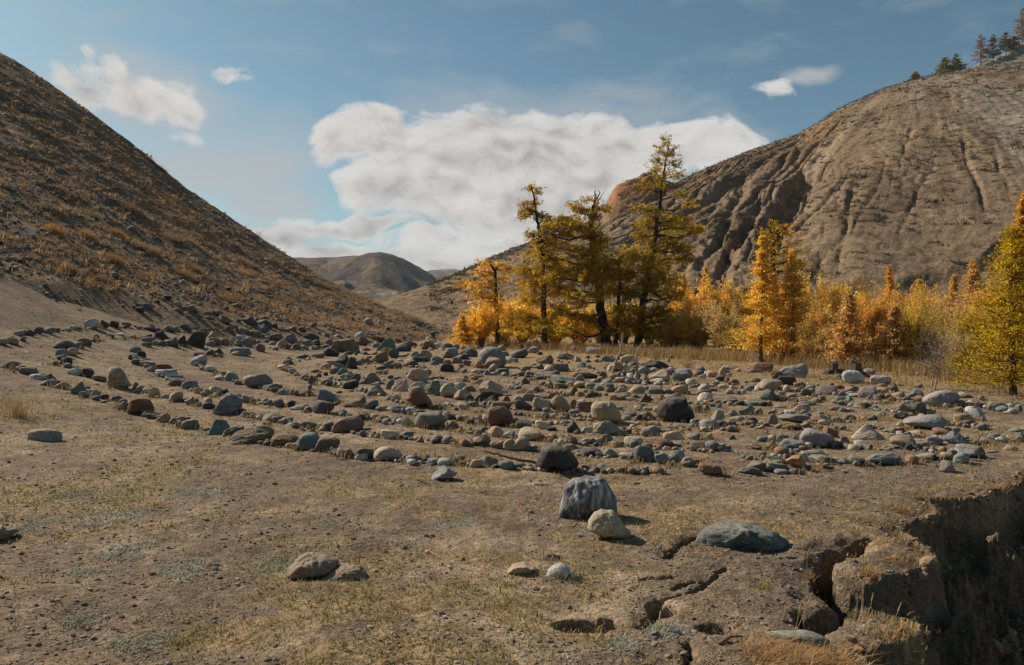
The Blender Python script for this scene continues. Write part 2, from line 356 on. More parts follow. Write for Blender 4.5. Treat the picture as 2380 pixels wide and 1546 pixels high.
def build_ground():
    az=np.concatenate([np.linspace(-180,-60,25)[:-1],np.linspace(-60,-38,60)[:-1],np.linspace(-38,3,300)[:-1],np.linspace(3,37,400)[:-1],np.linspace(37,60,60)[:-1],np.linspace(60,180,25)[:-1]])
    r=[.05]
    while r[-1]<2300:
        q=r[-1]; k=1.03 if q<2.6 else 1.0026 if q<9.5 else 1.0085 if q<70 else 1.05; r.append(q*k)
    r=np.array(r); A,Rr=np.meshgrid(np.radians(az),r); x=Rr*np.sin(A); y=Rr*np.cos(A)
    z=G(x.ravel(),y.ravel()); X,Y=x.ravel(),y.ravel()
    V=np.stack([X,Y,z],-1)
    g=grassmask(X,Y); mm=matmask(X,Y); n=fbm2(X*.6,Y*.6,4,84); f=fbm2(X*2.6,Y*2.6,3,85)
    soil=np.array([.215,.150,.096]); sand=np.array([.32,.23,.145]); dark=np.array([.15,.108,.075])
    c=soil+(sand-soil)*ss(-.1,.5,f+n*.5)[:,None]; c=c+(dark-c)*(.75*ss(.1,.5,-n+.4*f))[:,None]
    gc=np.array([.28,.197,.105])+(np.array([.215,.17,.08])-np.array([.28,.197,.105]))*ss(.1,.6,fbm2(X*1.7,Y*1.7,3,86))[:,None]
    c=c+(gc-c)*(.7*g)[:,None]; c=c+(np.array([.27,.255,.19])-c)*(.55*mm)[:,None]
    far=ss(22,36,Y)*ss(-2,3,X+.12*Y); c=c+(np.array([.33,.22,.10])-c)*(.75*far)[:,None]
    back=ss(1,4,X-(-2.+.0*Y))*ss(16,24,Y); c=c+(np.array([.30,.205,.10])-c)*(.4*back)[:,None]
    ft=ss(1.6,4.,z)*(X<-6); c=c+(np.array([.16,.115,.075])-c)*(.75*ft*np.clip(.6+1.2*f,0,1))[:,None]
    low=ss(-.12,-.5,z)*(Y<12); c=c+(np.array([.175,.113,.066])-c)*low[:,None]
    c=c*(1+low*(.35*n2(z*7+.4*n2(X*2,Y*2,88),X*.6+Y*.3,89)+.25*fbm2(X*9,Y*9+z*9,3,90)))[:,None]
    keep=1-low
    f4=grid_faces(len(r),len(az),True)
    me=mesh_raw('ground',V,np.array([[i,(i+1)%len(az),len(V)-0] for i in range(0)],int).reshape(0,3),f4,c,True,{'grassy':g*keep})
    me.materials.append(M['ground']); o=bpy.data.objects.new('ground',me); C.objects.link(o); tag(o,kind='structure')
build_ground()
def build_hill(name,us,ys_of,func,mat_,colf):
    U,T=np.meshgrid(us,np.linspace(0,1,ys_of[1])); y=ys_of[0](U,T); x=(U-CX)/F*y
    X,Y=x.ravel(),y.ravel(); z=func(X,Y); c=colf(X,Y,z)
    me=mesh_raw(name,np.stack([X,Y,z],-1),np.zeros((0,3),int),grid_faces(U.shape[0],U.shape[1]),c,True); me.materials.append(mat_)
    o=bpy.data.objects.new(name,me); C.objects.link(o); return tag(o,kind='structure')
def col_left(x,y,z):
    n=fbm2(x*.12,y*.12,4,91); f=fbm2(x*.7,y*.7,4,92)
    soil=np.array([.205,.135,.078]); scree=np.array([.12,.095,.072])
    c=soil+(scree-soil)*ss(-.25,.35,n+.6*f)[:,None]
    t=hill(HL_T,x,y,lambda t:t)[1]; return c+(np.array([.235,.162,.096])-c)*(.85*ss(.10,-.02,t+.12*f))[:,None]
def yl(U,T):
    a=np.array(HL_T,float); yf=np.interp(U,a[:,0],a[:,2]); yc=np.interp(U,a[:,0],a[:,4]); return yf*.74+(yc*1.25-yf*.74)*T**1.15
build_hill('scree_hillside',np.arange(-1500,1200,4.5),(yl,330),HL,M['hill_near'],col_left)
def col_right(x,y,z):
    _,u,t,th,rr,left,cliff,oc,g2=HR(x,y,True)
    n=fbm2(x*.018,y*.018,4,93); f=fbm2(x*.09,y*.09,4,94); w=fbm2(th*9,rr*.004,4,95)
    base=np.array([.185,.128,.080]); grey=np.array([.205,.165,.120]); och=np.array([.30,.165,.065]); red=np.array([.34,.145,.06]); drk=np.array([.115,.08,.055])
    c=base+(grey-base)*ss(-.15,.35,w+.3*f)[:,None]
    c=c*(1+.16*n2(th*150,rr*.03,96)+.10*n2(th*60,rr*.02,99))[:,None]
    o1=ss(1480,1580,u)*ss(2000,1850,u)*ss(.35,.65,t+.3*n); c=c+(och-c)*(.95*o1*ss(-.3,.3,f+.5*n+.2))[:,None]
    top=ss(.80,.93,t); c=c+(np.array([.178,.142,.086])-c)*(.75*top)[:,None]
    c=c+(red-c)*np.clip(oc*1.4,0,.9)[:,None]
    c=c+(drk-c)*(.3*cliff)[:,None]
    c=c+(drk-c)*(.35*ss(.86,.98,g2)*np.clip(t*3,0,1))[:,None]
    
    return c
def yr(U,T):
    a=np.array(HR_T,float); yf=np.interp(U,a[:,0],a[:,2]); yc=np.interp(U,a[:,0],a[:,4]); return yf*.9+(yc*1.12-yf*.9)*T
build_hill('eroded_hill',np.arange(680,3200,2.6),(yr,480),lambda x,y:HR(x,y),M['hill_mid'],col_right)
HK_T=[(1900,420,320,400,380),(2150,330,320,260,380),(2225,300,320,185,380),(2248,300,320,160,380),(2262,300,320,150,378),(2300,300,320,137,375),(2330,300,320,122,372),(2380,300,320,92,370),(2500,300,320,30,366),(2700,300,320,-60,360),(3200,300,320,-200,340)]
def HK(x,y):
    u,t,zf,zc,p=hill(HK_T,x,y,lambda t:t); z=zf+(zc-zf)*p+1.6*fbm2(x*.11,y*.11,4,101)+.8*fbm2(x*.4,y*.4,3,102)
    return np.where(t>1,z-(t-1)*60,z)
build_hill('rocky_ridge',np.arange(1950,3100,4.),(lambda U,T:320+90*T,110),HK,M['hill_mid'],lambda x,y,z:np.array([.25,.225,.17])+(np.array([.16,.145,.11])-np.array([.25,.225,.17]))*ss(-.2,.3,fbm2(x*.08,y*.08,4,103))[:,None])
def far_hill(name,tab,cs,s):
    a=np.array(tab,float)
    def H(x,y):
        u,t,zf,zc,p=hill(tab,x,y,lambda t:.6*t+.4*np.sin(t*np.pi/2)); sc=a[:,4].mean()
        rid=1-np.abs(fbm2((x+.5*y)*9/sc,(y-.4*x)*5/sc,4,s)); z=zf+(zc-zf)*p
        z=z-sc*.036*np.clip(t*3,0,1)*np.clip((1-t)*4,0,1)*(rid**2-.4)+sc*.0015*fbm2(x*60/sc,y*60/sc,3,s+9)
        return np.where(t>1,z-(t-1)*200,z)
    def cf(x,y,z):
        sc=a[:,4].mean(); n=ss(-.3,.35,fbm2(x*14/sc,y*14/sc,4,s+3)); return np.array(cs[0])+(np.array(cs[1])-np.array(cs[0]))*n[:,None]
    build_hill(name,np.arange(a[0,0],a[-1,0],3.),(lambda U,T:np.interp(U,a[:,0],a[:,2])*(1-T)+T*np.interp(U,a[:,0],a[:,4])*1.2,120),H,M['hill_far'],cf)
far_hill('distant_hill',[(300,760,420,640,900),(500,760,420,612,900),(640,760,420,597,900),(680,760,420,597,900),(750,760,420,598,900),(800,760,420,595,900),(835,760,420,594,900),(860,760,420,589,900),(885,760,420,588,900),(910,760,420,594,900),(940,760,420,606,900),(985,760,420,630,900),(1020,760,420,646,900),(1060,760,420,662,900),(1200,760,420,720,900),(1300,760,420,745,900)],((.125,.085,.055),(.05,.042,.038)),111)
far_hill('distant_ridge',[(800,740,1100,700,1800),(920,740,1100,645,1800),(985,740,1100,632,1800),(1020,740,1100,627,1800),(1055,740,1100,624,1800),(1085,740,1100,630,1800),(1130,740,1100,648,1800),(1250,740,1100,690,1800),(1500,740,1100,735,1800)],((.2,.15,.105),(.13,.1,.08)),131)
far_hill('valley_spur',[(640,765,200,672,330),(760,765,200,652,330),(800,765,200,650,330),(850,765,200,655,330),(900,765,200,668,330),(960,765,200,683,330),(1020,765,200,704,330),(1100,765,200,735,330),(1200,765,200,760,330)],((.2,.15,.1),(.135,.115,.09)),151)
SUN_E=4.6; SKY_S=.066; CLOUD_S=.5; EXPO=.45; HAZE=.00009
# ------------------------------------------------------------------ stones: cx base w h colour shape [=name]
COLS=dict(g=(.215,.205,.195),d=(.105,.098,.092),k=(.05,.048,.047),t=(.118,.16,.15),e=(.168,.168,.137),b=(.142,.155,.163),n=(.35,.265,.175),c=(.47,.39,.28),o=(.185,.135,.095),r=(.205,.105,.068),w=(.42,.41,.38),p=(.37,.27,.205),y=(.32,.175,.08))
CNAME=dict(g='grey',d='dark grey',k='charcoal black',t='teal',e='grey-green',b='blue-grey',n='tan',c='cream',o='brown',r='reddish brown',w='whitish',p='pinkish beige',y='ochre')
SNAME=dict(c='rounded',a='angular',s='flat',m='half-buried')
Z1='''20 415 90 60 n c;110 410 110 65 n c;175 332 85 48 n c;213 385 50 45 d a;280 335 95 60 k a;360 315 85 65 d c;455 315 90 60 e c;525 293 60 35 o c;680 278 70 40 n c;730 278 40 30 o a;783 280 50 35 n a
845 262 140 92 w c =white back-row boulder;935 262 50 38 g c;965 262 105 75 k a;1060 260 80 68 k c;1175 250 80 42 o s;1280 260 80 25 d s;1400 290 140 70 o a;1555 298 125 65 d a;1635 295 50 50 g c;1730 280 100 58 d c;1820 278 60 30 e c;1880 280 50 22 o s;2130 305 90 65 o a;2195 300 45 40 r a;2260 310 95 55 o a;2340 320 80 35 n c;2175 265 70 35 g c
890 358 60 40 d a;890 376 90 20 y s;1015 350 90 32 g s;1115 332 70 22 w s;1140 360 65 35 e a;1235 355 50 35 n a;1325 355 60 20 n s;1385 345 55 32 o c;1500 375 150 85 k a;1590 430 120 85 o a;1505 430 60 48 d a;1550 425 60 45 g c;1690 430 95 110 k a;1815 440 180 150 k c =big blue-black boulder;1375 395 120 50 g c;1365 435 90 45 o c
1970 360 85 70 n a;1955 430 85 55 g c;2000 425 110 75 o c;2090 425 85 68 o c;2155 415 85 70 n a;2215 430 70 60 g a;2290 435 115 78 g c;2230 365 90 40 w c;2360 420 40 50 o c;2310 365 60 25 n s
610 470 195 95 d c =dark boulder at the left bend;730 447 100 58 e a;780 425 130 70 o s;665 520 110 75 n c;585 528 125 72 g c;580 560 100 50 t a;605 610 120 82 k a;510 607 75 40 o c;632 635 75 50 e c;705 698 145 65 w s =pale slab below the left bend;820 718 95 85 k c;930 755 125 58 o c;1105 820 200 205 n a =split tan boulder;1255 840 60 78 o a;1305 855 75 65 g c;1355 870 65 48 n c;1270 870 55 35 d c;1430 905 105 90 n a;1535 915 75 40 w s;1635 950 120 100 p c;1685 950 80 40 k s;1775 975 110 78 g a;1840 982 75 40 n a;1935 1010 110 55 k s;2125 1060 260 190 g a =cracked grey boulder;2275 1090 90 55 d a;2335 1095 90 40 d a;2195 900 90 28 g s;2300 955 120 70 g a;2350 965 45 45 o c
1260 490 100 55 e c;1315 540 75 65 k a;1240 560 90 55 d s;1265 600 80 52 d c;1340 585 85 45 n a;1385 620 110 55 e s;1415 670 95 55 e a;1525 650 160 55 r s;1550 718 190 72 w s =pale grey floor slab;1585 735 110 40 g c;1660 725 80 25 n s;1650 800 165 75 o s;1760 825 145 75 g c;1805 830 75 45 n c;1785 850 55 30 w c;1840 870 75 55 n c;1905 895 80 40 g s;1925 880 100 55 n s;2010 875 130 75 c c;2015 895 75 40 d c;1975 905 70 28 n s
1855 530 115 45 y s;1845 612 145 100 w c =pale egg boulder;1965 528 95 68 d a;2035 498 85 58 d a;2225 515 210 68 g s =long low grey slab;2185 515 75 40 n a;2040 530 60 28 r s;1850 620 100 38 d s;1885 655 65 50 o a;1955 668 115 60 c c;1998 705 45 50 w a;2040 745 90 48 w a;2155 752 120 85 g c;2215 788 70 40 o s;2085 695 70 30 o c
40 632 75 50 o a;125 615 100 48 g c;120 640 50 50 n a;190 645 90 35 g s;258 692 140 68 o c;310 695 80 42 g c;350 740 130 50 w s;475 750 120 65 k a;455 800 140 58 g s;550 780 70 35 o s;575 825 135 58 n a;735 875 140 115 e a =pointed grey-green rock;785 905 90 55 e c;835 865 70 35 e s;890 892 80 60 n a;895 935 75 45 t c;945 920 60 35 o s;985 960 105 32 e s;1095 960 105 70 d c;1050 970 100 20 n s;1095 1010 85 45 n a;1165 1010 90 65 o c;1305 1060 225 145 r c =chestnut brown boulder;1385 1080 130 60 e s;1390 1105 75 50 d c;1455 1105 85 48 w s;1525 1140 145 90 y a =rough orange rock;1610 1150 80 60 g a;1690 1125 80 45 o c;1665 1188 65 52 d c;1765 1202 160 90 e c =freckled grey-green cobble;1750 1110 50 25 o c
2030 1253 205 140 t a =blocky teal boulder;2165 1258 190 85 d a;420 1303 270 98 g m =lone grey mound
1330 75 190 45 d s;1650 55 90 38 g s;1755 108 100 58 o c;1925 150 100 45 r a;1990 140 85 45 d s;2080 215 155 70 o a =brown hillfoot boulder;2320 235 140 85 d a;1660 115 100 40 o s;1925 180 60 35 o a;2215 210 50 35 d c;1805 125 60 40 d a;1450 25 60 30 d a;1860 45 50 25 g c'''
Z2='''60 300 125 78 b a;55 235 110 55 b s;120 260 70 65 d a;70 190 60 38 d c;170 260 70 45 k a;20 330 60 45 n c;115 338 60 30 b s;230 268 60 25 c s;285 290 75 32 b a;345 285 70 38 n c;430 295 80 30 d a;188 385 120 75 o c;320 395 125 80 g a;242 450 105 85 n c =tan cube-like rock;375 410 55 32 n c;495 370 175 60 k s;480 412 80 45 n c;465 455 105 75 b a;375 462 80 55 e c;430 460 65 42 g c;555 420 85 50 d c;560 460 90 40 e s;640 455 80 40 o c;160 420 90 35 o c;180 465 60 30 o c;40 480 85 75 o c;100 395 70 32 d s;20 410 40 35 d c;690 420 110 60 b a;650 340 70 35 d a;765 350 80 30 g s
825 490 285 125 o a =broad brown boulder;695 525 150 80 k c;970 365 105 70 w c =white-topped rock;985 425 135 80 r a;1060 345 90 35 d s;1130 385 150 55 r a;1205 475 190 120 t a =tall teal wedge;1120 445 90 45 g c;1280 540 95 90 d c;1205 510 110 65 y a;1165 590 130 105 o c;1105 585 90 60 o c;1370 480 140 85 d c;1435 430 120 50 d a;1320 395 70 40 r a;1030 475 55 32 g c;1090 510 85 38 y a;1025 510 80 32 d a;930 515 35 30 t a;865 510 65 35 d c;830 510 60 28 g a
815 625 150 130 k a =charcoal wedge;885 640 110 110 k a;955 600 100 62 g a;1015 595 90 55 o s;580 540 120 50 o s;430 545 110 38 d s;460 535 50 35 g c;290 575 95 55 g a;290 600 80 48 e c;255 640 105 40 c s;285 660 110 38 r s;335 685 75 50 w c;375 702 55 38 t a;555 675 90 32 k s;650 645 95 55 p c;720 600 130 38 p s;760 650 110 62 e a;715 690 70 60 o a;800 695 105 62 t s;870 755 175 88 e a =flat-topped grey-green block;925 760 95 78 d a;880 830 145 88 k c;790 810 75 55 w a;1075 780 180 105 e a =boxy grey-green boulder;970 780 65 24 g s;655 790 110 55 o a;675 800 70 50 d a;740 805 60 50 d a;515 788 65 85 o a;450 735 90 40 o s;470 750 60 25 r s
1165 655 100 45 t a;1165 690 110 35 o s;1245 640 130 80 e c;1300 640 110 60 o a;1445 620 130 62 d c;1248 832 85 98 e c =greenish knob rock;1135 892 190 110 g a =cream-flaked grey rock;1110 790 80 28 p s;1250 735 60 35 d a;1325 740 90 32 o a;1335 752 50 22 e s;1020 865 40 50 o a
1345 850 180 110 p a;1505 770 200 130 p c =pink-beige boulder;1510 1000 290 200 r a =rust brown pyramid boulder;1500 870 170 110 w a;1645 890 150 135 e a;1800 905 175 128 c c =cream dome boulder;1745 800 190 60 n s;1895 830 110 65 w a;1925 930 170 108 n a;1590 700 75 55 r c;1670 740 100 35 o s;1300 945 90 70 p a;1980 850 120 55 o a
1580 565 135 100 n c;1520 575 150 75 k a;1480 540 80 60 g c;1685 590 125 72 b a;1660 605 90 40 o a;1360 530 90 28 n s;1350 570 80 25 c s;1430 575 100 30 c s;1600 460 130 75 r a;1625 410 100 45 w s;1690 440 80 40 c s;1780 470 125 70 d c;1815 535 125 88 g c;1775 540 80 60 o a;1970 530 175 80 d a;1930 555 110 50 k a;1960 610 80 52 d c;1870 590 95 60 o a;1780 595 80 42 o c;1775 665 125 75 k c =small charcoal egg;1890 650 80 30 o a;2195 625 270 190 g c =giant granite boulder;2205 640 170 105 o c;2210 665 100 70 n c;2080 635 90 65 y a;2285 470 70 55 n c;2310 520 80 45 g c;2350 590 70 60 c s;2285 700 130 62 t s;2050 685 100 40 n c;2050 720 120 38 o s;2140 700 80 45 b a;2200 700 80 30 b s;1950 735 45 32 d c;1945 760 95 28 g s;2065 780 85 45 e a;2095 795 50 35 d a;2210 890 265 135 p a =rough pink boulder;2115 940 200 95 k a;1985 945 85 65 k a;2200 950 110 65 k a;2315 960 130 65 r s;2280 1010 200 65 o s;2350 830 40 40 w c;1930 1020 110 75 n a;1860 1025 40 28 d c;2040 1045 50 25 y a;2085 1045 50 25 b c;1715 1010 100 50 t a
22 818 255 130 g c =banded grey boulder;675 950 205 115 t a =faceted teal boulder;470 895 135 65 o c;385 890 65 52 o c;350 880 75 50 r a;290 880 80 25 n s;235 878 80 50 g c;185 860 90 45 o s;155 835 170 55 e s;750 950 65 35 d a;745 980 80 35 o a;915 1000 205 120 o a =striped brown boulder;1070 1015 130 80 t a;1170 1030 110 48 g c;1310 1045 195 62 g s =long pale grey loaf;1450 1055 125 55 w c;625 1055 195 120 d c =dark domed boulder;495 1035 95 45 o a;465 1045 90 25 d s;385 1025 140 38 g s;130 980 65 50 g a;255 990 75 32 n c;40 970 70 25 e s;190 978 80 18 n s;20 945 35 35 o c;325 990 60 25 o s
160 1135 190 80 o c =brown loaf boulder;265 1150 105 60 g a;105 1160 80 32 o c;40 1110 70 38 w c;350 1165 120 28 b s;475 1185 110 55 b c;370 1195 80 40 d a;495 1205 60 45 o a;530 1225 50 40 y a;435 1215 50 35 d a;580 1190 80 25 n s;645 1215 120 40 n a;720 1215 70 28 o s;855 1230 295 145 o c =furrowed brown boulder;810 1070 85 50 b c;870 1090 70 35 b c;815 1080 40 25 b c;965 1110 80 50 k a;1020 1085 70 32 g a;1060 1115 90 30 o s;1095 1135 60 22 b s;1155 1140 60 35 g c;1200 1160 60 55 g a;1000 1250 80 25 g s
1410 1170 120 80 c a =white crystalline rock;1620 1195 310 145 e c =long smooth grey-green boulder;1810 1215 135 90 k a;1805 1120 110 65 k c;1900 1130 80 50 r a;1955 1135 70 32 b a;1995 1155 75 52 k a;2085 1165 125 75 o a;2270 1180 240 185 r c =round rust boulder;1900 1230 95 42 r a;1270 1155 45 25 y a;1985 1245 55 25 g c;2060 1255 75 50 g a;2225 1275 145 100 n a;2125 1285 75 45 t a;2330 1285 80 60 w a;2050 1270 50 25 r a
1245 1292 175 85 c a =cream lumpy rock;1145 1255 50 30 w c;1110 1250 45 28 d a;1350 1290 80 35 r s;1400 1300 70 40 k a;1455 1308 75 35 t s;1525 1325 75 62 o a;1685 1325 125 75 g a;1845 1338 80 52 k a;1930 1338 65 60 b a;2100 1365 165 95 o a;2255 1385 110 60 o a;2360 1395 135 100 n c
-36 1338 390 155 o a =long brown front slab;265 1360 245 105 o s;490 1390 205 150 t c =bright teal boulder;665 1405 220 125 o c =round brown front boulder;740 1435 50 30 d c;830 1465 170 80 o c;1000 1488 165 108 d a;1110 1430 60 55 y a;1225 1495 262 130 c c =cream teardrop boulder;1385 1500 105 55 b a;1430 1508 55 40 n a;1500 1505 92 70 t a;1465 1460 60 35 n c;1600 1495 100 60 k a;1645 1515 110 42 b s;1690 1480 60 32 g c;1735 1505 55 40 n c;1790 1515 70 40 n a;1855 1525 70 55 b a;1915 1490 75 40 d a;1925 1535 60 35 r c;1995 1535 100 58 r s;2070 1540 60 38 t s;2165 1545 165 95 e c =cobble under the long stick;2300 1545 80 28 d a
1040 230 95 62 p c =lone pinkish slope boulder;1450 270 70 35 g c;1515 245 30 40 d c;1600 268 60 28 d c;790 65 35 25 w a;905 195 25 40 d a;490 268 30 22 d a;1140 240 40 30 g a;1180 260 50 30 d a;1640 378 68 55 d a =small stacked cairn;1635 345 70 35 o a ^;1650 317 92 26 d s ^;2225 447 42 24 n s;2222 427 32 20 g a ^;2225 407 36 20 d s ^;2075 370 50 30 n a;2135 385 60 30 n a;1800 330 30 20 n s;1810 355 60 25 d s;2345 400 50 40 d c;2070 415 60 25 o s'''
Z3='''80 382 55 30 g c;170 432 92 55 g c;60 468 135 70 d c;330 395 90 32 g a;510 415 80 42 g a;680 437 165 55 g c =wide grey back boulder;815 435 55 28 g c;455 480 130 60 r a;395 480 70 50 g c;530 500 60 45 n a;270 515 130 72 o a;610 505 60 30 b a;780 500 110 48 t a;940 520 130 75 n c =round tan boulder behind the poles;1155 560 255 75 k a =craggy black outcrop;310 575 100 50 w c;400 580 130 65 d a;215 560 110 50 o a;120 565 60 30 o c;625 555 50 32 n c;565 545 90 40 t a;155 620 95 45 t a;60 615 130 40 o s;1060 612 120 75 g c;1195 640 160 75 n a;1265 605 100 50 g c;1380 610 150 55 g c;1500 610 90 40 o c;1525 590 75 52 b c;1620 625 100 55 n c;1715 615 90 75 n c;1370 660 150 75 b c =blue-grey dome;1755 560 110 30 g s;600 635 230 55 r s =long rust slab;420 680 185 70 t a =ridged teal rock;545 655 75 55 g c;555 712 110 55 n c;640 725 100 60 e c;305 715 60 62 o a;400 715 110 45 o s;485 695 90 38 g c;110 680 80 55 d a;160 655 50 25 n s;245 690 70 35 o s;215 645 80 35 d a;250 640 70 30 g a;340 600 90 30 b s;760 690 100 50 g a;790 740 110 65 e a;705 735 75 45 e c;895 745 90 45 p c;1005 758 135 68 n c =loaf rock below the cairn;890 712 80 30 g s;1160 760 120 60 e s;1350 760 135 75 n c;1260 760 80 40 o s;1160 680 120 45 w s;1220 670 90 35 o s;500 770 60 70 r a;550 780 80 40 y a;640 790 110 48 k a;610 750 70 30 e c;365 775 55 35 d a;430 780 60 30 o a;220 745 40 25 t a;320 795 55 45 y c;300 745 30 18 w a;80 745 70 20 e s;140 750 60 15 g s
130 815 110 62 n c;45 815 70 40 w c;240 800 120 38 g s;95 885 145 75 d s;240 895 145 105 n c;385 905 155 130 n c =twin tan boulder;490 880 70 75 o c;590 905 160 80 r s =rust red slab;500 935 95 50 b c;555 835 80 32 w s;765 1005 250 182 n c =hollowed tan boulder;820 810 60 45 y a;870 810 120 50 e s;920 780 80 35 o c;965 815 90 30 g s;1085 825 110 65 k a;1200 805 55 50 n a;1260 800 90 40 g a;1330 790 80 40 o a;1560 815 120 65 c c =cream dome rock on the right;1555 735 85 55 w c;1550 760 120 35 g a;1700 720 70 38 w c;1790 690 90 50 r a;1965 680 95 55 r c;1680 655 75 50 d c;1745 670 60 45 k a;1765 760 75 45 p c;1820 765 60 35 b a;1860 755 55 35 w c;1910 735 60 35 g a;1635 690 80 30 o s;1455 695 70 30 g c;1540 640 60 40 w a;1630 735 55 25 o c
1325 985 305 195 k a =huge black boulder;950 950 110 60 d a;1035 960 90 35 g a;1115 970 90 65 y a;1025 895 75 42 c a;1100 895 80 30 g s;1165 905 55 45 p c;1030 860 100 25 d s;870 890 55 28 g s;1500 905 85 55 e c;1565 910 90 60 d a;1640 990 145 98 n a =tan peak rock;1600 1045 170 75 g c;1785 940 90 50 g a;1895 930 140 78 t a =bulky teal rock;1820 995 105 55 n c;1940 995 90 48 k a;1995 930 75 60 o a;1950 855 145 38 t s;1755 835 130 55 d s;1670 875 50 42 t a;1625 865 60 40 e a;1490 870 60 40 o a;1940 1030 45 28 b a;2000 1040 80 32 o a;2030 1005 70 35 n a;1785 1055 80 42 g a;1835 1050 35 18 p s;1465 1025 80 35 b a;1360 1035 100 40 g a;1280 1035 80 30 g a;1035 1005 60 28 n c;1085 1010 35 28 n a;1125 1015 40 28 o a;1180 1015 45 32 d a
270 955 65 45 g c;345 955 65 40 g c;395 965 70 28 p c;445 965 50 45 d a;540 975 55 30 n a;590 970 50 20 n s;630 980 60 25 o s;205 948 65 16 c s;140 945 25 28 d a;105 940 20 28 o a;65 935 50 28 d c;25 930 35 25 d c
90 1035 135 68 d c;250 1045 125 70 c c;320 1060 80 32 k c;500 1075 110 100 k a =black spike rock;530 1085 60 35 d a;610 1070 90 45 w s;768 1090 205 115 g a =tilted grey boulder;895 1100 85 55 o c;940 1085 60 40 d a;1118 1105 145 88 g c =pale grey dome;1305 1135 170 75 n c;1465 1130 105 55 e c;1585 1125 60 52 n a;1010 1090 40 20 o a;1780 1128 50 35 d a;2020 1145 85 42 b c;2055 1080 30 25 g c
145 1135 190 100 n c =smooth tan boulder;62 1220 155 110 n c;155 1220 90 42 b s;265 1145 55 30 w a;340 1130 65 50 d a;315 1145 40 28 d c;355 1155 40 28 c c;400 1162 65 40 w c;485 1165 100 88 r a =faceted red-brown rock;600 1160 70 45 c a;680 1165 85 48 p c;765 1165 100 80 t c =split teal cobble;845 1185 95 45 g s;985 1178 155 72 c c =cream oval boulder;1185 1195 225 75 r s =rusty flat block;1330 1185 70 25 e s;1515 1215 160 75 o c =brown bean boulder;1680 1215 105 55 g c;1745 1210 50 32 d c;1945 1210 130 45 o s;1420 1165 50 20 o s;10 1110 30 50 g c
370 1395 350 210 k c =big black egg boulder;475 1245 130 80 o c;630 1265 170 65 k c;805 1270 115 65 g c;922 1287 125 58 c a;1070 1308 168 130 b c =blue-grey egg boulder;1220 1330 130 90 t a;1340 1315 110 98 g c;1408 1335 92 65 e c;1480 1322 55 32 r s;1300 1338 40 28 d a;1275 1290 40 35 c a
62 1352 100 40 e c;150 1365 45 32 w c;195 1358 50 35 n a;625 1380 135 52 e s;757 1393 125 65 e a;860 1392 55 28 d a;905 1390 60 38 b a;965 1390 50 42 d a;1015 1385 60 50 b a;1078 1392 55 52 n c;1145 1400 90 40 o a;1215 1402 35 45 b a;1605 1415 205 92 r c =lone saddle-backed brown rock;1715 1380 30 20 d a;1925 1405 185 55 e s =pale slate front slab;1980 1375 170 70 e s
815 648 90 48 n a =cream block in the cairn;865 622 75 45 o c;880 667 100 40 n a;920 605 85 45 k a;955 642 65 38 k a;800 575 70 60 c a;740 632 75 58 o a;1000 642 65 32 d s;1062 650 72 42 g a;850 590 70 45 k a;900 575 60 35 d s;960 598 50 30 k a;945 632 35 24 w c'''
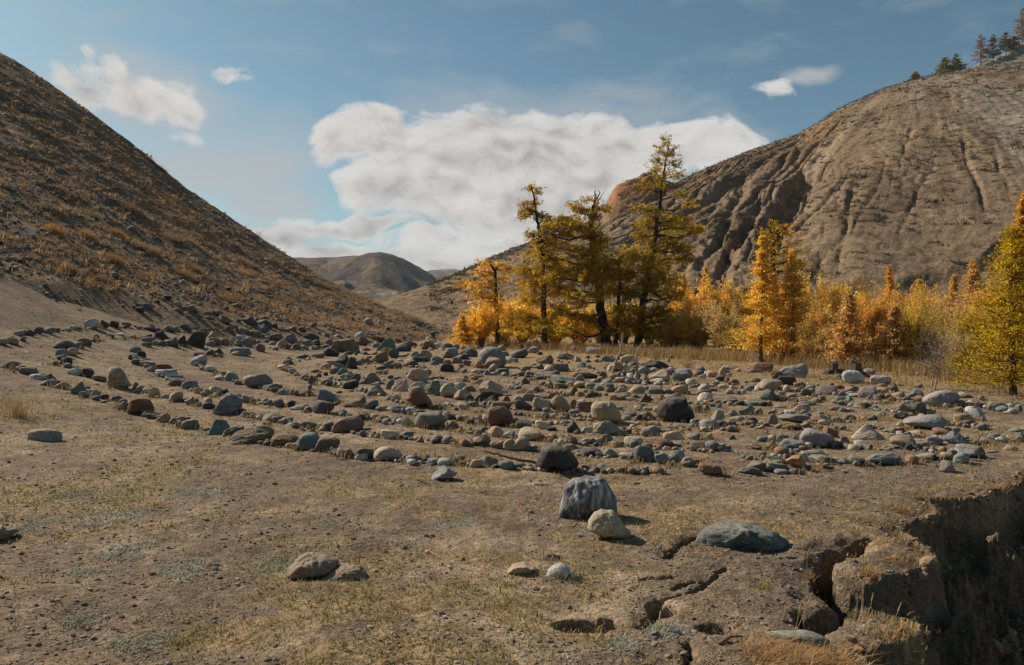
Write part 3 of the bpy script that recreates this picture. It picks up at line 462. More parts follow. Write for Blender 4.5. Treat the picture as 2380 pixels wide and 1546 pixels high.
Z4='''210 625 205 110 g c =pale boulder at the grass edge;-85 588 230 80 r a =rust rock by the young larches;95 640 160 65 k a;150 690 150 75 k c =smooth black lump;255 715 95 55 o c;690 678 165 105 w c =pale boulder by the stump;910 685 155 75 w c =white leaning boulder;820 605 85 50 g c;565 640 55 32 e c;450 645 55 20 g s;1235 618 75 35 b c;1010 745 95 70 d a;915 700 90 25 r s;1210 710 65 32 o c;1080 695 40 15 r s;680 755 110 58 o a;800 795 145 98 g c =speckled grey boulder;910 760 110 55 n c;1045 803 110 62 n c;1205 795 110 82 b a;1160 820 130 70 g a;1225 825 80 50 r c;1395 865 260 135 g c =grey twin-humped boulder;1430 870 95 68 w a;1575 792 140 48 g a;1730 808 60 32 d a;480 765 140 72 d c;305 775 90 62 o c;595 775 65 42 g a;355 720 60 40 b a;430 812 65 42 d c;885 812 65 45 o c;820 805 60 38 o a;700 785 90 32 n c;400 780 70 28 g s;190 780 80 25 g s;10 735 190 95 n c;0 815 125 90 t c =two-toned teal rock;110 770 60 35 b c;150 735 55 32 b a;240 745 50 35 g c;270 740 30 40 b a
1170 935 195 120 e a =grey-green peak boulder;1070 915 185 50 b s;1085 965 140 60 k s;1310 930 80 50 g a;1560 865 68 55 b c;1650 865 130 45 w s;1710 870 80 48 k c;1820 895 105 70 g c;1890 905 90 50 t c;1665 920 130 60 w s;1695 975 120 92 g c;1585 1000 165 80 n s =leaning tan slab;1760 890 45 45 n a;1540 905 75 42 o c;1980 855 85 25 t s;1975 920 80 45 w c;1935 920 55 20 c s;2030 905 40 50 b c;290 855 105 40 r s;655 835 85 65 t a;590 810 80 30 t s;680 850 70 25 e s;585 835 40 22 n c;270 895 130 50 g s;30 928 50 35 o c;180 925 90 35 c a;600 905 70 35 b a;665 905 60 30 w s;790 860 110 45 e a;720 875 100 25 g s;545 895 90 35 o s;215 865 60 32 d c;95 870 100 20 g s;360 850 60 30 d a;210 820 55 32 t c;15 855 40 42 o c;330 800 50 25 n s;955 835 50 25 c c;885 840 50 28 b c;1010 820 60 35 r c
40 1005 78 85 g c;205 990 250 65 e s =long dark green slab;440 985 180 62 n a;460 1010 100 45 c a;550 985 65 42 g c;600 990 45 32 o c;660 970 100 42 d a;905 950 85 55 b c;835 970 90 45 k a;780 965 70 28 r a;965 970 45 30 b a;1265 1045 310 110 g c =long grey whaleback boulder;1420 1010 120 55 d a;95 1040 80 38 e a;165 1045 90 40 n a;235 1045 85 48 o a;310 1035 95 50 o a;415 1050 60 38 d a;505 1110 120 85 r a;545 1050 55 38 b a;605 1050 55 35 o a;785 1130 270 135 p a =orange-streaked boulder;1065 1070 85 45 r c;1070 1020 60 30 n a;1100 1045 80 20 b s;1395 1095 120 60 r c;1195 1095 110 42 n c;1270 1115 70 32 r a;1070 1105 65 28 c c;1010 1105 50 28 g c;1540 1172 240 107 b a =blue-grey pyramid boulder;1520 1070 62 42 b c ^;1345 1172 122 68 g c;1090 1190 195 90 o c =brown loaf rock on the right;1245 1185 110 38 g s;1000 1195 130 25 e s;985 1215 40 25 n s
395 1195 255 145 g c =big oval granite boulder;195 1205 195 75 b c =blue-grey oval rock;120 1140 95 55 t c;235 1130 75 42 d a;30 1140 70 50 p c;35 1215 120 80 o a;630 1190 140 85 o a;760 1200 130 62 w a;545 1170 50 40 w a;1770 1165 110 50 e c;1700 1170 80 40 o c;1885 1150 85 45 w a;1995 1150 120 58 n a;1870 1100 70 25 b c;1905 1110 60 32 b a;1780 1115 80 20 r s;2050 1115 50 50 t a;2000 1065 100 35 d a;2050 1060 60 30 g a
1625 1275 220 95 g s =grey ledge rock;1445 1285 90 52 p c;1485 1260 75 48 b c;1560 1320 115 82 g c;1395 1295 100 38 b s;1450 1395 115 95 g c =lone grey cobble;1265 1290 145 48 g s;1160 1322 98 70 y c =ochre cobble;945 1342 260 105 b a =blue-grey front block;805 1345 60 35 n c;830 1315 90 48 g a;715 1328 125 72 e c;715 1340 60 40 n a;615 1325 90 48 b a;455 1330 240 65 e s =wavy grey-green slab;360 1265 200 48 g s;300 1310 85 75 w a;230 1365 160 105 y a =cracked ochre block;150 1320 65 75 o a;450 1355 70 35 g c;400 1345 50 28 n c;275 1410 50 40 g a;75 1395 185 82 e s;105 1410 110 42 b c;215 1410 90 50 d a;20 1300 60 38 b c;70 1305 90 40 d c;50 1330 180 40 e s;325 1370 50 35 d c;110 1438 40 18 d a;1960 1215 100 40 p a;1810 1235 90 22 e s'''
Z6='''670 228 190 110 g a =lone grey rock before the front row;1455 800 130 52 b m =bluish stone flush with the soil;1230 895 200 65 n a =low tan lump;1510 915 190 90 w m =pale mossy stone;555 748 35 25 w c =tiny white pebble;800 795 60 25 r a;720 855 30 22 w c'''
ROCKS=[]
for txt,k,u0,v0 in((Z1,.25031,0,697.3),(Z2,.25031,595,697.3),(Z3,.28785,1190,697.3),(Z4,.28785,1785,697.3),(Z6,.3237,813.5,1045.9)):
    for e in txt.replace('\n',';').split(';'):
        nm=None
        if '=' in e: e,nm=e.split('=')
        q=e.split(); a=[float(t) for t in q[:4]]
        ROCKS.append(dict(u=u0+a[0]*k,v=v0+a[1]*k,w=a[2]*k,h=a[3]*k,c=q[4],s=q[5],up='^' in q,nm=nm))
def rock_mesh(name,shape,w,dp,h,bury,seed,col,level=3,rough=1.,strata=0.):
    r=np.random.default_rng(seed); V,f=ICO[level]
    K,p={'c':(9,4.6),'a':(9,15.),'s':(10,9.),'m':(12,4.5)}[shape]; p*=r.uniform(.8,1.3)
    n=r.normal(size=(K,3)); n/=np.linalg.norm(n,axis=1)[:,None]
    n=np.vstack([n,np.eye(3),-np.eye(3)]); d=np.concatenate([r.uniform(.62,1.02,K),np.full(6,1.22)])
    if shape in'cm': d[:K]=r.uniform(.84,1.1,K)
    x=np.maximum(V@n.T,0)/d; rad=(x**p).sum(1)**(-1/p)
    o=r.uniform(-50,50,3); Q=V*rad[:,None]
    am={'c':.085,'a':.11,'s':.09,'m':.06}[shape]*rough
    X=Q+o; dis=am*fbm3(X[:,0]*1.6,X[:,1]*1.6,X[:,2]*1.6,3,seed%97)
    if level>=4: dis=dis+am*.38*fbm3(X[:,0]*3.4,X[:,1]*3.4,X[:,2]*3.4,2,seed%91)
    if level>=3: dis=dis+am*.34*fbm3(X[:,0]*6,X[:,1]*6,X[:,2]*6,3,seed%89)
    if level>=4: dis=dis+am*.16*fbm3(X[:,0]*19,X[:,1]*19,X[:,2]*19,2,seed%83)
    Q=Q*(1+dis[:,None])
    a=r.uniform(-.35,.35); ca,sa=math.cos(a),math.sin(a)
    if shape in'ac': Q=np.stack([Q[:,0]*ca-Q[:,2]*sa,Q[:,1],Q[:,0]*sa+Q[:,2]*ca],-1)
    if shape=='a': Q[:,2]*=1+r.uniform(-.45,.45)*Q[:,0]
    tp={'a':r.uniform(.1,.42),'c':r.uniform(.02,.2),'s':.1,'m':.1}[shape]; Q[:,:2]*=(1-tp*Q[:,2])[:,None]
    if strata: Q[:,:2]*=(1+strata*n2(Q[:,2]*9+Q[:,0]*2.,Q[:,0]*.8,seed%71))[:,None]
    lo,hi=Q.min(0),Q.max(0); Q=(Q-lo)/(hi-lo)-np.array([.5,.5,0])
    Q=Q*np.array([w,dp,h*(1+bury)])-np.array([0,0,h*bury])
    c=np.array(col)*r.uniform(.82,1.2)*(1+r.uniform(-.06,.06,3))
    return Q,f,c
def outline_mesh(pts,sc,dp,seed,col,level=5,pw=2.4,rough=1.,bury=.12):
    """solid whose front outline follows pts (photo pixels about base centre, y up)"""
    r=np.random.default_rng(seed); V,f=ICO[level]; P=np.array(pts,float)*sc
    cx=(P[:,0].min()+P[:,0].max())/2; cz=P[:,1].max()*.42; P=P-np.array([cx,cz])
    th=np.linspace(-np.pi,np.pi,361); Rr=np.zeros(361); n=len(P)
    for i in range(n):
        a,b=P[i],P[(i+1)%n]; dx,dy=np.cos(th),np.sin(th); ex,ey=b-a
        den=dx*ey-dy*ex; den=np.where(abs(den)<1e-9,1e-9,den); t=(a[0]*ey-a[1]*ex)/den; s=(a[0]*dy-a[1]*dx)/den
        ok=(t>0)&(s>=-.001)&(s<=1.001); Rr=np.where(ok,np.maximum(Rr,t),Rr)
    Rr[0]=Rr[-1]; k=np.ones(5)/5; Rr=np.convolve(np.concatenate([Rr[-3:-1],Rr,Rr[1:3]]),k,'valid')
    t=np.arctan2(V[:,2],V[:,0]); ay=np.abs(V[:,1]); s=(1-ay**pw)**(1/pw); RR=np.interp(t,th,Rr)
    Q=np.stack([s*RR*np.cos(t)+cx,V[:,1]*dp/2,s*RR*np.sin(t)+cz],-1)
    Q[:,1]-= (Q[:,2])*.12
    L=P[:,0].max()-P[:,0].min(); o=r.uniform(-30,30,3); X=Q/L*3+o
    nrm=V/np.linalg.norm(V,axis=1)[:,None]
    dis=L*rough*(.045*fbm3(X[:,0]*1.5,X[:,1]*1.5,X[:,2]*1.5,3,seed)+.028*(np.abs(fbm3(X[:,0]*2.6,X[:,1]*2.6,X[:,2]*1.4,3,seed+1))-.2)+.012*fbm3(X[:,0]*8,X[:,1]*8,X[:,2]*5,3,seed+2))
    Q=Q+nrm*dis[:,None]*np.array([.5,1.,.5]); Q[:,2]=np.where(Q[:,2]<.02*L,Q[:,2]-bury*L*.5,Q[:,2])
    return Q,f,np.array(col)
OUT={ # hand-traced front outlines in photo pixels about the base centre
 'big black egg boulder':([(-50,10),(-47,32),(-38,52),(-20,60),(0,60),(22,52),(38,38),(49,18),(46,6),(25,-1),(0,1),(-20,6),(-38,4)],.75),
 'hollowed tan boulder':([(-36,14),(-37,40),(-30,50),(-12,52),(8,51),(22,41),(33,22),(36,4),(24,-1),(0,4),(-20,6)],.8),
 'huge black boulder':([(-44,8),(-43,26),(-33,48),(-22,54),(0,57),(22,54),(28,40),(38,28),(44,10),(30,0),(0,-2),(-30,1)],.8),
 'giant granite boulder':([(-34,14),(-31,32),(-18,46),(0,48),(16,44),(30,26),(34,8),(26,0),(0,0),(-24,4)],.85),
 'split tan boulder':([(-26,10),(-23,40),(-16,50),(-2,51),(6,46),(14,30),(25,8),(20,0),(0,-2),(-18,2)],.9),
 'long smooth grey-green boulder':([(-38,6),(-35,22),(-27,36),(0,36),(22,34),(36,22),(40,18),(26,4),(0,0),(-24,2)],.7),
 'rust brown pyramid boulder':([(-33,20),(-24,34),(-17,47),(2,50),(14,36),(28,16),(34,4),(16,0),(-8,3),(-20,10)],.8),
 'lone saddle-backed brown rock':([(-30,8),(-27,22),(-22,27),(-4,24),(12,23),(22,18),(29,4),(14,-1),(-14,1)],.6),
}
# placement -----------------------------------------------------------------
for i,q in enumerate(ROCKS): q['area']=q['w']*q['h']*(1.5 if q['nm'] else 1)*(3 if q['up'] else 1); q['i']=i
order=sorted(range(len(ROCKS)),key=lambda i:-ROCKS[i]['area']); CAP=284
ROCKS[-2]['area']=ROCKS[-1]['area']=0
big=set(order[:CAP])
small=MB(); last=None; NAMED=[]
HITS=hits([q['u'] for q in ROCKS],[q['v'] for q in ROCKS])
for i,q in enumerate(ROCKS):
    g=HITS[i] if HITS[i,1]>0 else None
    if q['up'] and last is not None:
        D=last[1]; g=pix(q['u'],q['v'],D)
    if g is None: continue
    if not q['up']: last=g
    D=g[1]; s=math.hypot(D,g[0])/F*math.cos(math.atan(g[0]/D)); w=q['w']*s
    rr=np.random.default_rng(1000+i)
    dp=w*{'c':rr.uniform(.7,.9),'a':rr.uniform(.6,.85),'s':rr.uniform(.6,.9),'m':.7}[q['s']]
    el=EYE/max(D,3); h=max(q['h']*s-.16*dp*el,.5*q['h']*s)*1.04; w*=1.06
    if q['up']: dp=min(dp,w*.7)
    bury={'c':.10,'a':.16,'s':.25,'m':.8}[q['s']] if not q['up'] else 0.
    yaw=-math.atan2(g[0],D); back=0 if q['up'] else .40*dp
    pos=np.array([g[0]+back*math.sin(-yaw),D+back*math.cos(yaw),0.])
    pos[2]=g[2] if q['up'] else min(g[2],TZ(pos[0],pos[1])[0]+.02)
    col=COLS[q['c']]
    q['D']=D
    if i in big:
        lv=6 if q['w']>55 else 5 if q['w']>24 else 4
        if q['nm'] in OUT:
            pts,df=OUT[q['nm']]; Q,f,c=outline_mesh(pts,s,w*df,2000+i,col,5,rough=.8 if q['s']=='c' else 1.3)
        else: Q,f,c=rock_mesh('rock',q['s'],w,dp,h,bury,3000+i,col,lv,strata=.03 if q['s']=='s' else 0)
        me=mesh_raw('rock',Q,f,np.zeros((0,4),int),np.ones((len(Q),3))*c,True)
        mk='schist' if (q['s']=='s' or (q['s']=='a' and i%3==0)) else 'cobble'
        me.materials.append(M[mk])
        nm_='boulder' if q['w']*q['h']>900 else 'rock' 
        o=bpy.data.objects.new(nm_,me); C.objects.link(o); o.location=pos; o.rotation_euler=(0,0,yaw); q['o']=o; NAMED.append(q)
    else:
        Q,f,c=rock_mesh('r',q['s'],w,dp,h,bury,3000+i,col,3); ca,sa=math.cos(yaw),math.sin(yaw)
        small.add(np.stack([Q[:,0]*ca-Q[:,1]*sa,Q[:,0]*sa+Q[:,1]*ca,Q[:,2]],-1)+pos,f,c)
# labels ---------------------------------------------------------------------
def art(s): return ('an ' if s[0] in'aeiou' else 'a ')+s
anch=[q for q in NAMED if q['nm']]; med=np.median([q['w']*q['h'] for q in NAMED])
for q in NAMED:
    A=q['w']*q['h']; q['desc']=('large ' if A>1100 else 'small ' if A<210 else '')+CNAME[q['c']]+' '+SNAME[q['s']]
used=set()
ORD=['','second ','third ','fourth ','fifth ','sixth ']
def rel(q,a):
    dx,dy=q['u']-a['u'],(q['v']-a['v'])*2.2
    if abs(dx)>=abs(dy): return 'left of' if dx<0 else 'right of'
    return 'behind' if dy<0 else 'in front of'
def dist(q,a): return math.hypot(q['u']-a['u'],(q['v']-a['v'])*2.2)
for q in NAMED:
    o=q['o']; tag(o,None,'rock' if q['w']*q['h']<=900 else 'boulder','stones laid in the labyrinth rows')
    if q['nm']:
        x='left' if q['u']<800 else 'middle' if q['u']<1600 else 'right'
        o['label']=q['nm']+', '+SNAME[q['s']]+', '+x+' part of the field'; used.add(o['label']); continue
    best=None
    for a in sorted(anch,key=lambda a:dist(q,a))[:9]:
        r=rel(q,a); same=sorted([t for t in NAMED if not t['nm'] and t['desc']==q['desc'] and rel(t,a)==r],key=lambda t:dist(t,a))
        k=same.index(q); sc=k*90+dist(q,a)
        if k<len(ORD) and (best is None or sc<best[0]):
            ph=(f"{q['desc']} rock closest {r} the {a['nm']}" if k==0 else f"{ORD[k]}{q['desc']} rock {r} the {a['nm']}")
            if ph.startswith('second') or k: pass
            if ph not in used: best=(sc,ph)
    o['label']=best[1]; used.add(best[1])
# small stones that fill the rows -------------------------------------------
ROWS=['0,850 60,862 110,880 190,905 270,932 340,965 440,990 500,1003 600,1030 700,1042 800,1058 900,1068 1000,1077 1100,1083 1250,1090 1400,1096 1545,1098','135,805 150,835 175,868 230,878 290,890 340,912 400,925 470,940 540,952 600,970 640,978 720,990 780,1000 860,1012 940,1020 1030,1028 1120,1032 1200,1040 1300,1050 1400,1060 1500,1068 1615,1080','315,805 312,835 345,855 390,880 450,905 500,910 570,925 640,940 720,950 760,960 850,970 920,980 1000,988 1080,1000 1150,1005 1250,1020 1350,1030 1450,1035 1560,1045 1700,1045','450,830 460,850 500,870 560,890 620,905 700,915 740,920 820,940 880,950 960,960 1050,968 1130,975 1220,980 1300,985 1400,995 1500,1000 1580,1000 1700,998','655,850 680,870 730,885 800,900 860,910 930,935 1000,945 1060,940 1140,945 1200,950 1300,960 1370,970 1450,975 1550,975 1640,985 1800,985','0,800 40,780 80,770 130,768 180,765 230,760 300,762 370,768 430,770 500,765 560,770 640,785 720,800 800,800','210,795 260,785 330,785 400,790 450,800 520,800 600,805 680,810 760,812','330,800 400,802 450,806','1720,1065 1800,1062 1900,1036 2000,1042 2100,1045 2250,1052','1785,960 1900,965 2000,985 2100,1010 2200,1022 2380,1022','1800,925 1950,938 2100,960 2200,985 2300,995','1785,905 1900,912 2000,920 2160,932 2380,945','1800,885 1900,895 2000,905','660,850 700,838 760,825','800,830 900,850 1000,855','1190,872 1400,885 1600,895 1790,905','1190,900 1300,915 1450,920 1600,935 1790,940']
def stone_instances(mb,pts,sizes,cols,lv=1,flatness=(.45,.8),sink=.3):
    V,f=ICO[lv]; nb=[]
    for k in range(8):
        r=np.random.default_rng(k+40); n=np.vstack([r.normal(size=(7,3))]); n/=np.linalg.norm(n,axis=1)[:,None]
        n=np.vstack([n,np.eye(3),-np.eye(3)]); x=np.maximum(V@n.T,0)/np.concatenate([r.uniform(.7,1.05,7),np.full(6,1.)])
        nb.append(V*((x**10).sum(1)**-.1)[:,None])
    N=len(pts); k=rng.integers(0,8,N); B=np.array(nb)[k]
    th=rng.uniform(0,6.283,N); S=np.stack([np.ones(N),rng.uniform(.6,.95,N),rng.uniform(*flatness,N)],-1)*np.asarray(sizes)[:,None]*.5
    B=B*S[:,None]; c,s=np.cos(th)[:,None],np.sin(th)[:,None]
    B=np.stack([B[...,0]*c-B[...,1]*s,B[...,0]*s+B[...,1]*c,B[...,2]+S[:,2:3]*(1-sink)],-1)+np.asarray(pts)[:,None]
    F_=(f[None]+(np.arange(N)*len(V))[:,None,None]).reshape(-1,3)
    mb.add(B.reshape(-1,3),F_,np.repeat(cols,len(V),0))
pal=np.array([COLS[k] for k in 'ggddkteebbnnoocrwpy'])
def rcols(n): return pal[rng.integers(0,len(pal),n)]*rng.uniform(.75,1.2,(n,1))
uv=[];szs=[]
for rw in ROWS:
    p=np.array(P2(rw)); L=np.concatenate([[0],np.cumsum(np.hypot(*np.diff(p,axis=0).T))]); n=int(L[-1]/5); t=np.sort(rng.uniform(0,L[-1],n))
    uu=np.interp(t,L,p[:,0]); vv=np.interp(t,L,p[:,1]); dep=np.clip((vv-740)/250,.2,1.4)
    uv+=list(zip(uu,vv+rng.normal(0,1.7,n)*dep+2)); szs+=list(rng.gamma(4,2.3,n)*(.6+.65*dep))
n=420; uu=rng.uniform(700,1800,n); vv=rng.uniform(795,915,n); uv+=list(zip(uu,vv)); szs+=list(rng.gamma(3.5,2.5,n))
n=150; uu=rng.uniform(560,1500,n); vv=rng.uniform(755,815,n); uv+=list(zip(uu,vv)); szs+=list(rng.gamma(3,1.5,n))
n=260; uu=rng.normal(0,1,n); uu=rng.uniform(80,1050,n); vv=np.interp(uu,[0,250,500,800,1050],[650,690,733,765,795])+rng.normal(6,14,n); uv+=list(zip(uu,vv)); szs+=list(rng.gamma(3,2.3,n))
n=90; uu=rng.uniform(1420,1530,n); vv=865+rng.normal(0,9,n); uv+=list(zip(uu,vv)); szs+=list(rng.gamma(5,2.4,n))
pts=[];sz=[]
for g,s in zip(hits(*np.array(uv).T),szs):
    if 0<g[1]<75: pts.append(g); sz.append(max(s,3)*g[1]/F)
stone_instances(small,np.array(pts),np.array(sz),rcols(len(pts)),2)
M['small']=rock_material('small_stone','cobble')
o=small.build('small_stones',M['small']); tag(o,'loose small stones filling the rows between the larger rocks','stones',None,'stuff')
# foreground rocks with traced outlines -------------------------------------
def traced(name,label,cat,base,pts,k,col,dpf,seed,mk,rough=1.,pw=2.4,parent=None,push=.35,level=5,ysc=1.):
    g=flat(*base); D=g[1]; s=D/F; P=[((x-k[1])*k[0],(k[2]-y)*k[0]*ysc) for x,y in pts]
    w=(max(p[0] for p in P)-min(p[0] for p in P))*s
    Q,f,c=outline_mesh(P,s,w*dpf,seed,col,level,pw,rough)
    me=mesh_raw(name,Q,f,np.zeros((0,4),int),np.ones((len(Q),3))*c,True); me.materials.append(M[mk])
    o=bpy.data.objects.new(name,me); C.objects.link(o); yaw=-math.atan2(g[0],D)
    p=np.array([g[0]-push*w*dpf*math.sin(yaw),D+push*w*dpf*math.cos(yaw)]); o.location=(p[0],p[1],float(G(p[:1],p[1:2])[0])); o.rotation_euler=(0,0,yaw)
    return tag(o,label,cat)
traced('boulder','large upright grey boulder with pale streaks, standing alone before the front row','boulder',(1364,1193),[(1480,455),(1495,400),(1520,320),(1545,230),(1600,175),(1700,155),(1800,160),(1840,195),(1880,270),(1910,320),(1920,400),(1910,450),(1800,452),(1620,465)],(.3237,1700,455),(.235,.24,.24),.62,501,'vein',1.8)
traced('boulder','tan craggy rock just in front of the upright streaked grey boulder','boulder',(1415,1251),[(1690,580),(1700,520),(1740,450),(1800,440),(1880,450),(1920,490),(1960,550),(2010,600),(1990,640),(1930,643),(1820,630)],(.3237,1850,636),(.36,.29,.2),.75,502,'cobble',1.9)
traced('boulder','dark teal-grey humped boulder half sunk beside the soil crack','boulder',(1728,1272),[(312,690),(320,645),(345,600),(400,562),(480,547),(600,540),(700,562),(800,592),(870,640),(895,665),(800,690),(600,705),(430,695)],(.36525,600,695),(.105,.125,.12),.6,503,'schist',2.4).location.z-=.035 # BIGSINK
e=traced('boulder','weathered tan rock with dark hollows, embedded in the foreground turf','boulder',(712,1344),[(1935,760),(1960,690),(2010,610),(2080,555),(2130,548),(2200,560),(2260,600),(2300,650),(2280,730),(2200,765),(2050,770)],(.3418,2083,765),(.215,.155,.11),.9,504,'cobble',2.6,push=.3,ysc=.62)
traced('boulder','lower brown lump of rock touching the right of the weathered tan rock','boulder',(805,1348),[(2190,770),(2200,710),(2260,665),(2330,640),(2400,640),(2450,660),(2490,720),(2495,765),(2350,775)],(.3418,2358,765),(.20,.14,.095),.9,505,'cobble',2.4,push=.3,ysc=.6)
traced('boulder','brown rough rock cut by the left edge of the photo','boulder',(6,1258),[(-90,515),(-80,430),(-40,385),(10,375),(40,400),(90,420),(112,445),(70,480),(40,512)],(.3418,15,508),(.22,.165,.12),.8,506,'cobble',2.2,ysc=.75)
traced('rock','long greenish slab lying in dry grass at the cliff edge','rock',(1853,1494),[(735,1275),(760,1245),(850,1240),(960,1222),(1050,1222),(1110,1240),(1140,1265),(1090,1290),(950,1295)],(.36525,937,1285),(.19,.205,.165),.35,507,'schist',.8,level=4)
for (u,v,w,h,c,lab) in((1573,1480,22,14,'g','grey stone lodged on the left of the twiggy hollow'),(1562,1475,24,16,'d','dark angular stone in the twiggy hollow near the bottom'),(1590,1528,24,10,'g','flat grey stone below the twiggy hollow'),(1522,1484,22,13,'d','small dark stone at the rim of the hollow')):
    g=flat(u,v); s=g[1]/F; Q,f,c_=rock_mesh('r','a',w*s,w*s*.7,h*s,.2,int(u),COLS[c],4); me=mesh_raw('rock',Q,f,np.zeros((0,4),int),np.ones((len(Q),3))*c_); me.materials.append(M['cobble'])
    o=bpy.data.objects.new('rock',me); C.objects.link(o); o.location=(g[0],g[1],float(G(g[:1],g[1:2])[0])); tag(o,lab,'rock')
# stones stuck in the gully wall, gravel on the ground
mb=MB(); pts=[];sz=[]
n=420; gx=rng.uniform(1.4,8,n*6); gy=rng.uniform(2.2,9.5,n*6); ok=inside(gx,gy,GULLY); gx,gy=gx[ok][:n],gy[ok][:n]
stone_instances(mb,np.stack([gx,gy,G(gx,gy)-.01],-1),rng.gamma(2.2,.03,len(gx))+.015,np.array([.24,.16,.1])*rng.uniform(.6,1.3,(len(gx),1))*np.ones((1,3)),2,(.5,.9),.75)
lip=np.array(GULLY[:25]); L=np.concatenate([[0],np.cumsum(np.hypot(*np.diff(lip,axis=0).T))]); n=520; t=rng.uniform(0,L[-1],n)
lx=np.interp(t,L,lip[:,0])+rng.normal(0,.07,n); ly=np.interp(t,L,lip[:,1])+rng.normal(0,.07,n)
stone_instances(mb,np.stack([lx,ly,G(lx,ly)-.01],-1),rng.gamma(1.4,.014,n)+.01,np.array([.19,.128,.08])*rng.uniform(.7,1.2,(n,1))*np.ones((1,3)),3,(.5,.9),.5)
n=60000; uu=rng.uniform(-400,2750,n); vv=745+10**rng.uniform(1.75,2.93,n); p=flat(uu,vv); dens=fbm2(p[:,0]*.7,p[:,1]*.7,3,121)-.25*grassmask(p[:,0],p[:,1])
p=p[(dens>-.35)&(p[:,1]<30)]; n=len(p)
s_=rng.gamma(1.5,.0042,n)+.005; s_=np.minimum(s_*(1+.07*p[:,1]),.07)
stone_instances(mb,np.stack([p[:,0],p[:,1],TZ(p[:,0],p[:,1])-.002],-1),s_,(rcols(n)*.5+np.array([.19,.145,.105])*.5),1,(.35,.7),.45)
o=mb.build('gravel',M['gravel'],smooth=False); tag(o,'scattered gravel and pebbles on the bare soil','gravel',None,'stuff')
# scree on the left slope
mb=MB(); n=17000; uu=rng.uniform(-400,1060,n); tt=rng.beta(1.15,1.5,n); a=np.array(HL_T,float); yy=np.interp(uu,a[:,0],a[:,2])+tt*(np.interp(uu,a[:,0],a[:,4])-np.interp(uu,a[:,0],a[:,2])); xx=(uu-CX)/F*yy
k=fbm2(xx*.12,yy*.12,4,91)>-.25; xx,yy=xx[k],yy[k]; n=len(xx)
stone_instances(mb,np.stack([xx,yy,TZ(xx,yy)-.02],-1),rng.gamma(1.8,.055,n)+.04,rcols(n)*.7,1,(.45,.8),.4)
o=mb.build('scree',M['small']); tag(o,'dark loose scree stones strewn over the left slope','scree',None,'stuff')
# ------------------------------------------------------------------ foliage helpers
def leaves(mb,Pc,size,cols,dirs=None,asp=2.2,upb=0.):
    """one small pointed blade or leaf per point (two triangles meeting in a fold)"""
    N=len(Pc); a=rng.normal(size=(N,3)) if dirs is None else dirs+rng.normal(size=(N,3))*.45
    a[:,2]+=upb; a/=np.linalg.norm(a,axis=1)[:,None]+1e-9
    b=np.cross(a,rng.normal(size=(N,3))); b/=np.linalg.norm(b,axis=1)[:,None]+1e-9
    s=np.asarray(size)[:,None]*rng.uniform(.7,1.3,(N,1)); w=s/asp
    V=np.stack([Pc-a*s*.5,Pc+b*w*.5,Pc+a*s*.5,Pc-b*w*.5],1)
    i=np.arange(N)[:,None]*4; f=i+np.array([[0,1,2,3]])
    mb.add(V.reshape(-1,3),f,np.repeat(cols,4,0))
def ccol(n,base,var=.25): return np.array(base)*rng.uniform(1-var,1+var,(n,1))*(1+rng.uniform(-.1,.1,(n,3)))
GOLD=(.78,.46,.085); ORANGE=(.78,.44,.09); PALE=(.70,.44,.15); OLIVE=(.30,.225,.035); GREENY=(.53,.355,.025); RUSSET=(.66,.40,.14); BRIGHT=(.62,.325,.04)
def tree_obj(name,base,label,cat,wood,fol,group,wmat='bark'):
    o=empty(name,base,label,cat,group)
    for nm,mb,m in(('trunk',wood,M[wmat]),('crown',fol,M['leaf'])):
        if mb is None: continue
        V=np.concatenate(mb.v)-np.asarray(base); col=np.concatenate(mb.c)
        f3=np.concatenate(mb.f3) if mb.f3 else np.zeros((0,3),int); f4=np.concatenate(mb.f4) if mb.f4 else np.zeros((0,4),int)
        me=mesh_raw(nm,V,f3,f4,col,nm=='trunk'); me.materials.append(m)
        c=bpy.data.objects.new(nm,me); C.objects.link(c); c.parent=o
    return o
BK=(.045,.035,.028)
